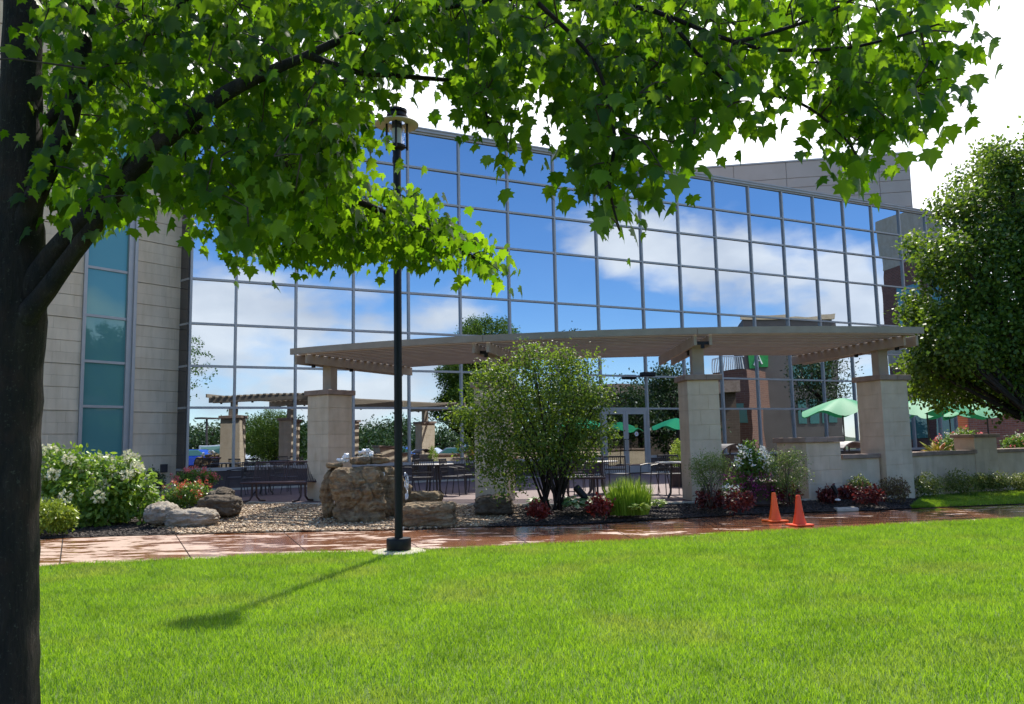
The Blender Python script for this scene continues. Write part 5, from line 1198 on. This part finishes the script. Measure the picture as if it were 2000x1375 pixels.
limb('branch', [(1300,30,3.2,5),(1420,160,3.3,3.5),(1560,200,3.25,3),(1650,270,3.2,2.5),(1690,340,3.2,2)])
limb('branch', [(1430,86,3.15,4),(1580,40,3.2,3.5),(1700,-20,3.2,3)])
def inpoly(poly, x, y):
    c = False; n_ = len(poly)
    for i in range(n_):
        x1, y1 = poly[i]; x2, y2 = poly[(i+1) % n_]
        if (y1 > y) != (y2 > y) and x < (x2-x1)*(y-y1)/(y2-y1)+x1: c = not c
    return c
rm = random.Random(31)
REG = [
 ([(85,-70),(640,-70),(640,200),(610,400),(550,440),(470,480),(410,450),(375,380),(300,370),(250,400),(190,430),(115,410),(85,300)], 3.3, 5.5, 520, 9, .095),
 ([(450,330),(610,300),(700,370),(760,340),(830,370),(860,430),(930,465),(975,500),(975,535),(920,500),(860,500),(780,485),(680,490),(560,490),(480,505)], 5.0, 6.3, 260, 9, .098),
 ([(600,-70),(1420,-70),(1400,130),(1150,170),(1050,150),(940,120),(850,130),(800,90),(745,130),(720,200),(610,240)], 3.2, 5.0, 340, 9, .088),
 ([(1400,-70),(1880,-70),(1880,10),(1830,70),(1700,130),(1560,130),(1400,140)], 3.0, 4.4, 92, 8, .088),
 ([(590,230),(690,180),(700,300),(640,400),(560,420)], 3.8, 5.6, 70, 9, .092),
 ([(905,150),(990,150),(1020,260),(1000,300),(955,290),(925,250)], 3.3, 3.9, 24, 8, .085),
 ([(1100,150),(1380,130),(1360,290),(1310,360),(1250,380),(1225,470),(1200,440),(1165,390),(1125,330),(1100,250)], 3.0, 3.8, 74, 8, .09),
 ([(1400,120),(1480,120),(1475,240),(1430,220)], 3.0, 3.6, 14, 7, .088),
 ([(1580,120),(1750,120),(1735,300),(1690,345),(1655,290),(1620,220)], 3.0, 3.6, 34, 8, .09),
 ([(1740,40),(1860,60),(1865,190),(1840,230),(1790,230),(1735,180)], 3.0, 3.6, 26, 7, .09),
]
cl = []
for poly, da, db, n_, per, ls_ in REG:
    x0, x1 = min(p[0] for p in poly), max(p[0] for p in poly); y0, y1 = min(p[1] for p in poly), max(p[1] for p in poly); k = 0
    while k < n_:
        x, y = rm.uniform(x0, x1), rm.uniform(y0, y1)
        if inpoly(poly, x, y): cl.append((atD(x, y, rm.uniform(da, db)), per, ls_)); k += 1
# unseen crown added above the frame, shaped to shade the boughs in view
k = 0
while k < 1900:
    p = Vector((rm.uniform(-7, 3.4), rm.uniform(1.0, 9.4), rm.uniform(2.4, 8.4)))
    e_ = ((p.x+1.8)/5.2)**2+((p.y-5.2)/4.2)**2+((p.z-5.2)/3.1)**2
    if e_ > 1: continue
    v = p-Vector((0, 0, EYE)); dd = v.dot(_f)
    if dd > 0:
        sy = 687.5-FPX*v.dot(CU)/dd; sx = 1000+FPX*v.dot(CR)/dd
        if sy > -110 and -60 < sx < 2100: continue
    if p.z < 2.2+.25*abs(p.x+2): continue
    cl.append((p, 9, .1)); k += 1
NPn = [np.array(q) for q in nodes+tr[30:]]
order = sorted(cl, key=lambda c: min(((c[0].x-q[0])**2+(c[0].y-q[1])**2+(c[0].z-q[2])**2) for q in NPn))
mbt = MB(); NA = np.array(NPn); Cs, Ts, Ns, Ss = [], [], [], []; rgm = np.random.default_rng(17)
for p, per, ls_ in order:
    pa = np.array(p); dq = ((NA-pa)**2).sum(1)+.05*np.maximum(0, pa[2]-NA[:, 2]); j = int(dq.argmin()); s0 = Vector(NA[j]); L_ = (p-s0).length
    if L_ > .02:
        md = s0.lerp(p, .5)+Vector((0, 0, .05*L_)); mbt.tube([s0, md, p], [.0045, .0035, .0025], 4, False)
        ext_ = [pa]
        if L_ > .25: ext_.append(np.array(md))
        NA = np.vstack([NA]+[e[None] for e in ext_])
    off = rgm.normal(size=(per, 3))*np.array([.085, .085, .065]); Q = pa+off; Q[:, 2] -= .02
    hd = rgm.normal(size=(per, 3)); hd[:, 2] = 0; hd = nrm(hd); T = hd*rgm.uniform(.1, .75, (per, 1))+np.array([0, 0, -1.0]); 
    Nn = nrm(np.cross(np.cross(T, np.array([0, 0, 1.])), T)); Nn = np.where(Nn[:, 2:3] < 0, -Nn, Nn)+rgm.normal(size=(per, 3))*.35
    Cs.append(Q); Ts.append(T); Ns.append(Nn); Ss.append(ls_*rgm.uniform(.45, 1.15, per))
build('twigs', mbt, mt['twig'], maple)
Cs, Ts, Ns, Ss = map(np.concatenate, (Cs, Ts, Ns, Ss))
leaf_mesh('crown', Cs, Ts, Ns, Ss, MAPLE, mt['leaf_maple'], maple)
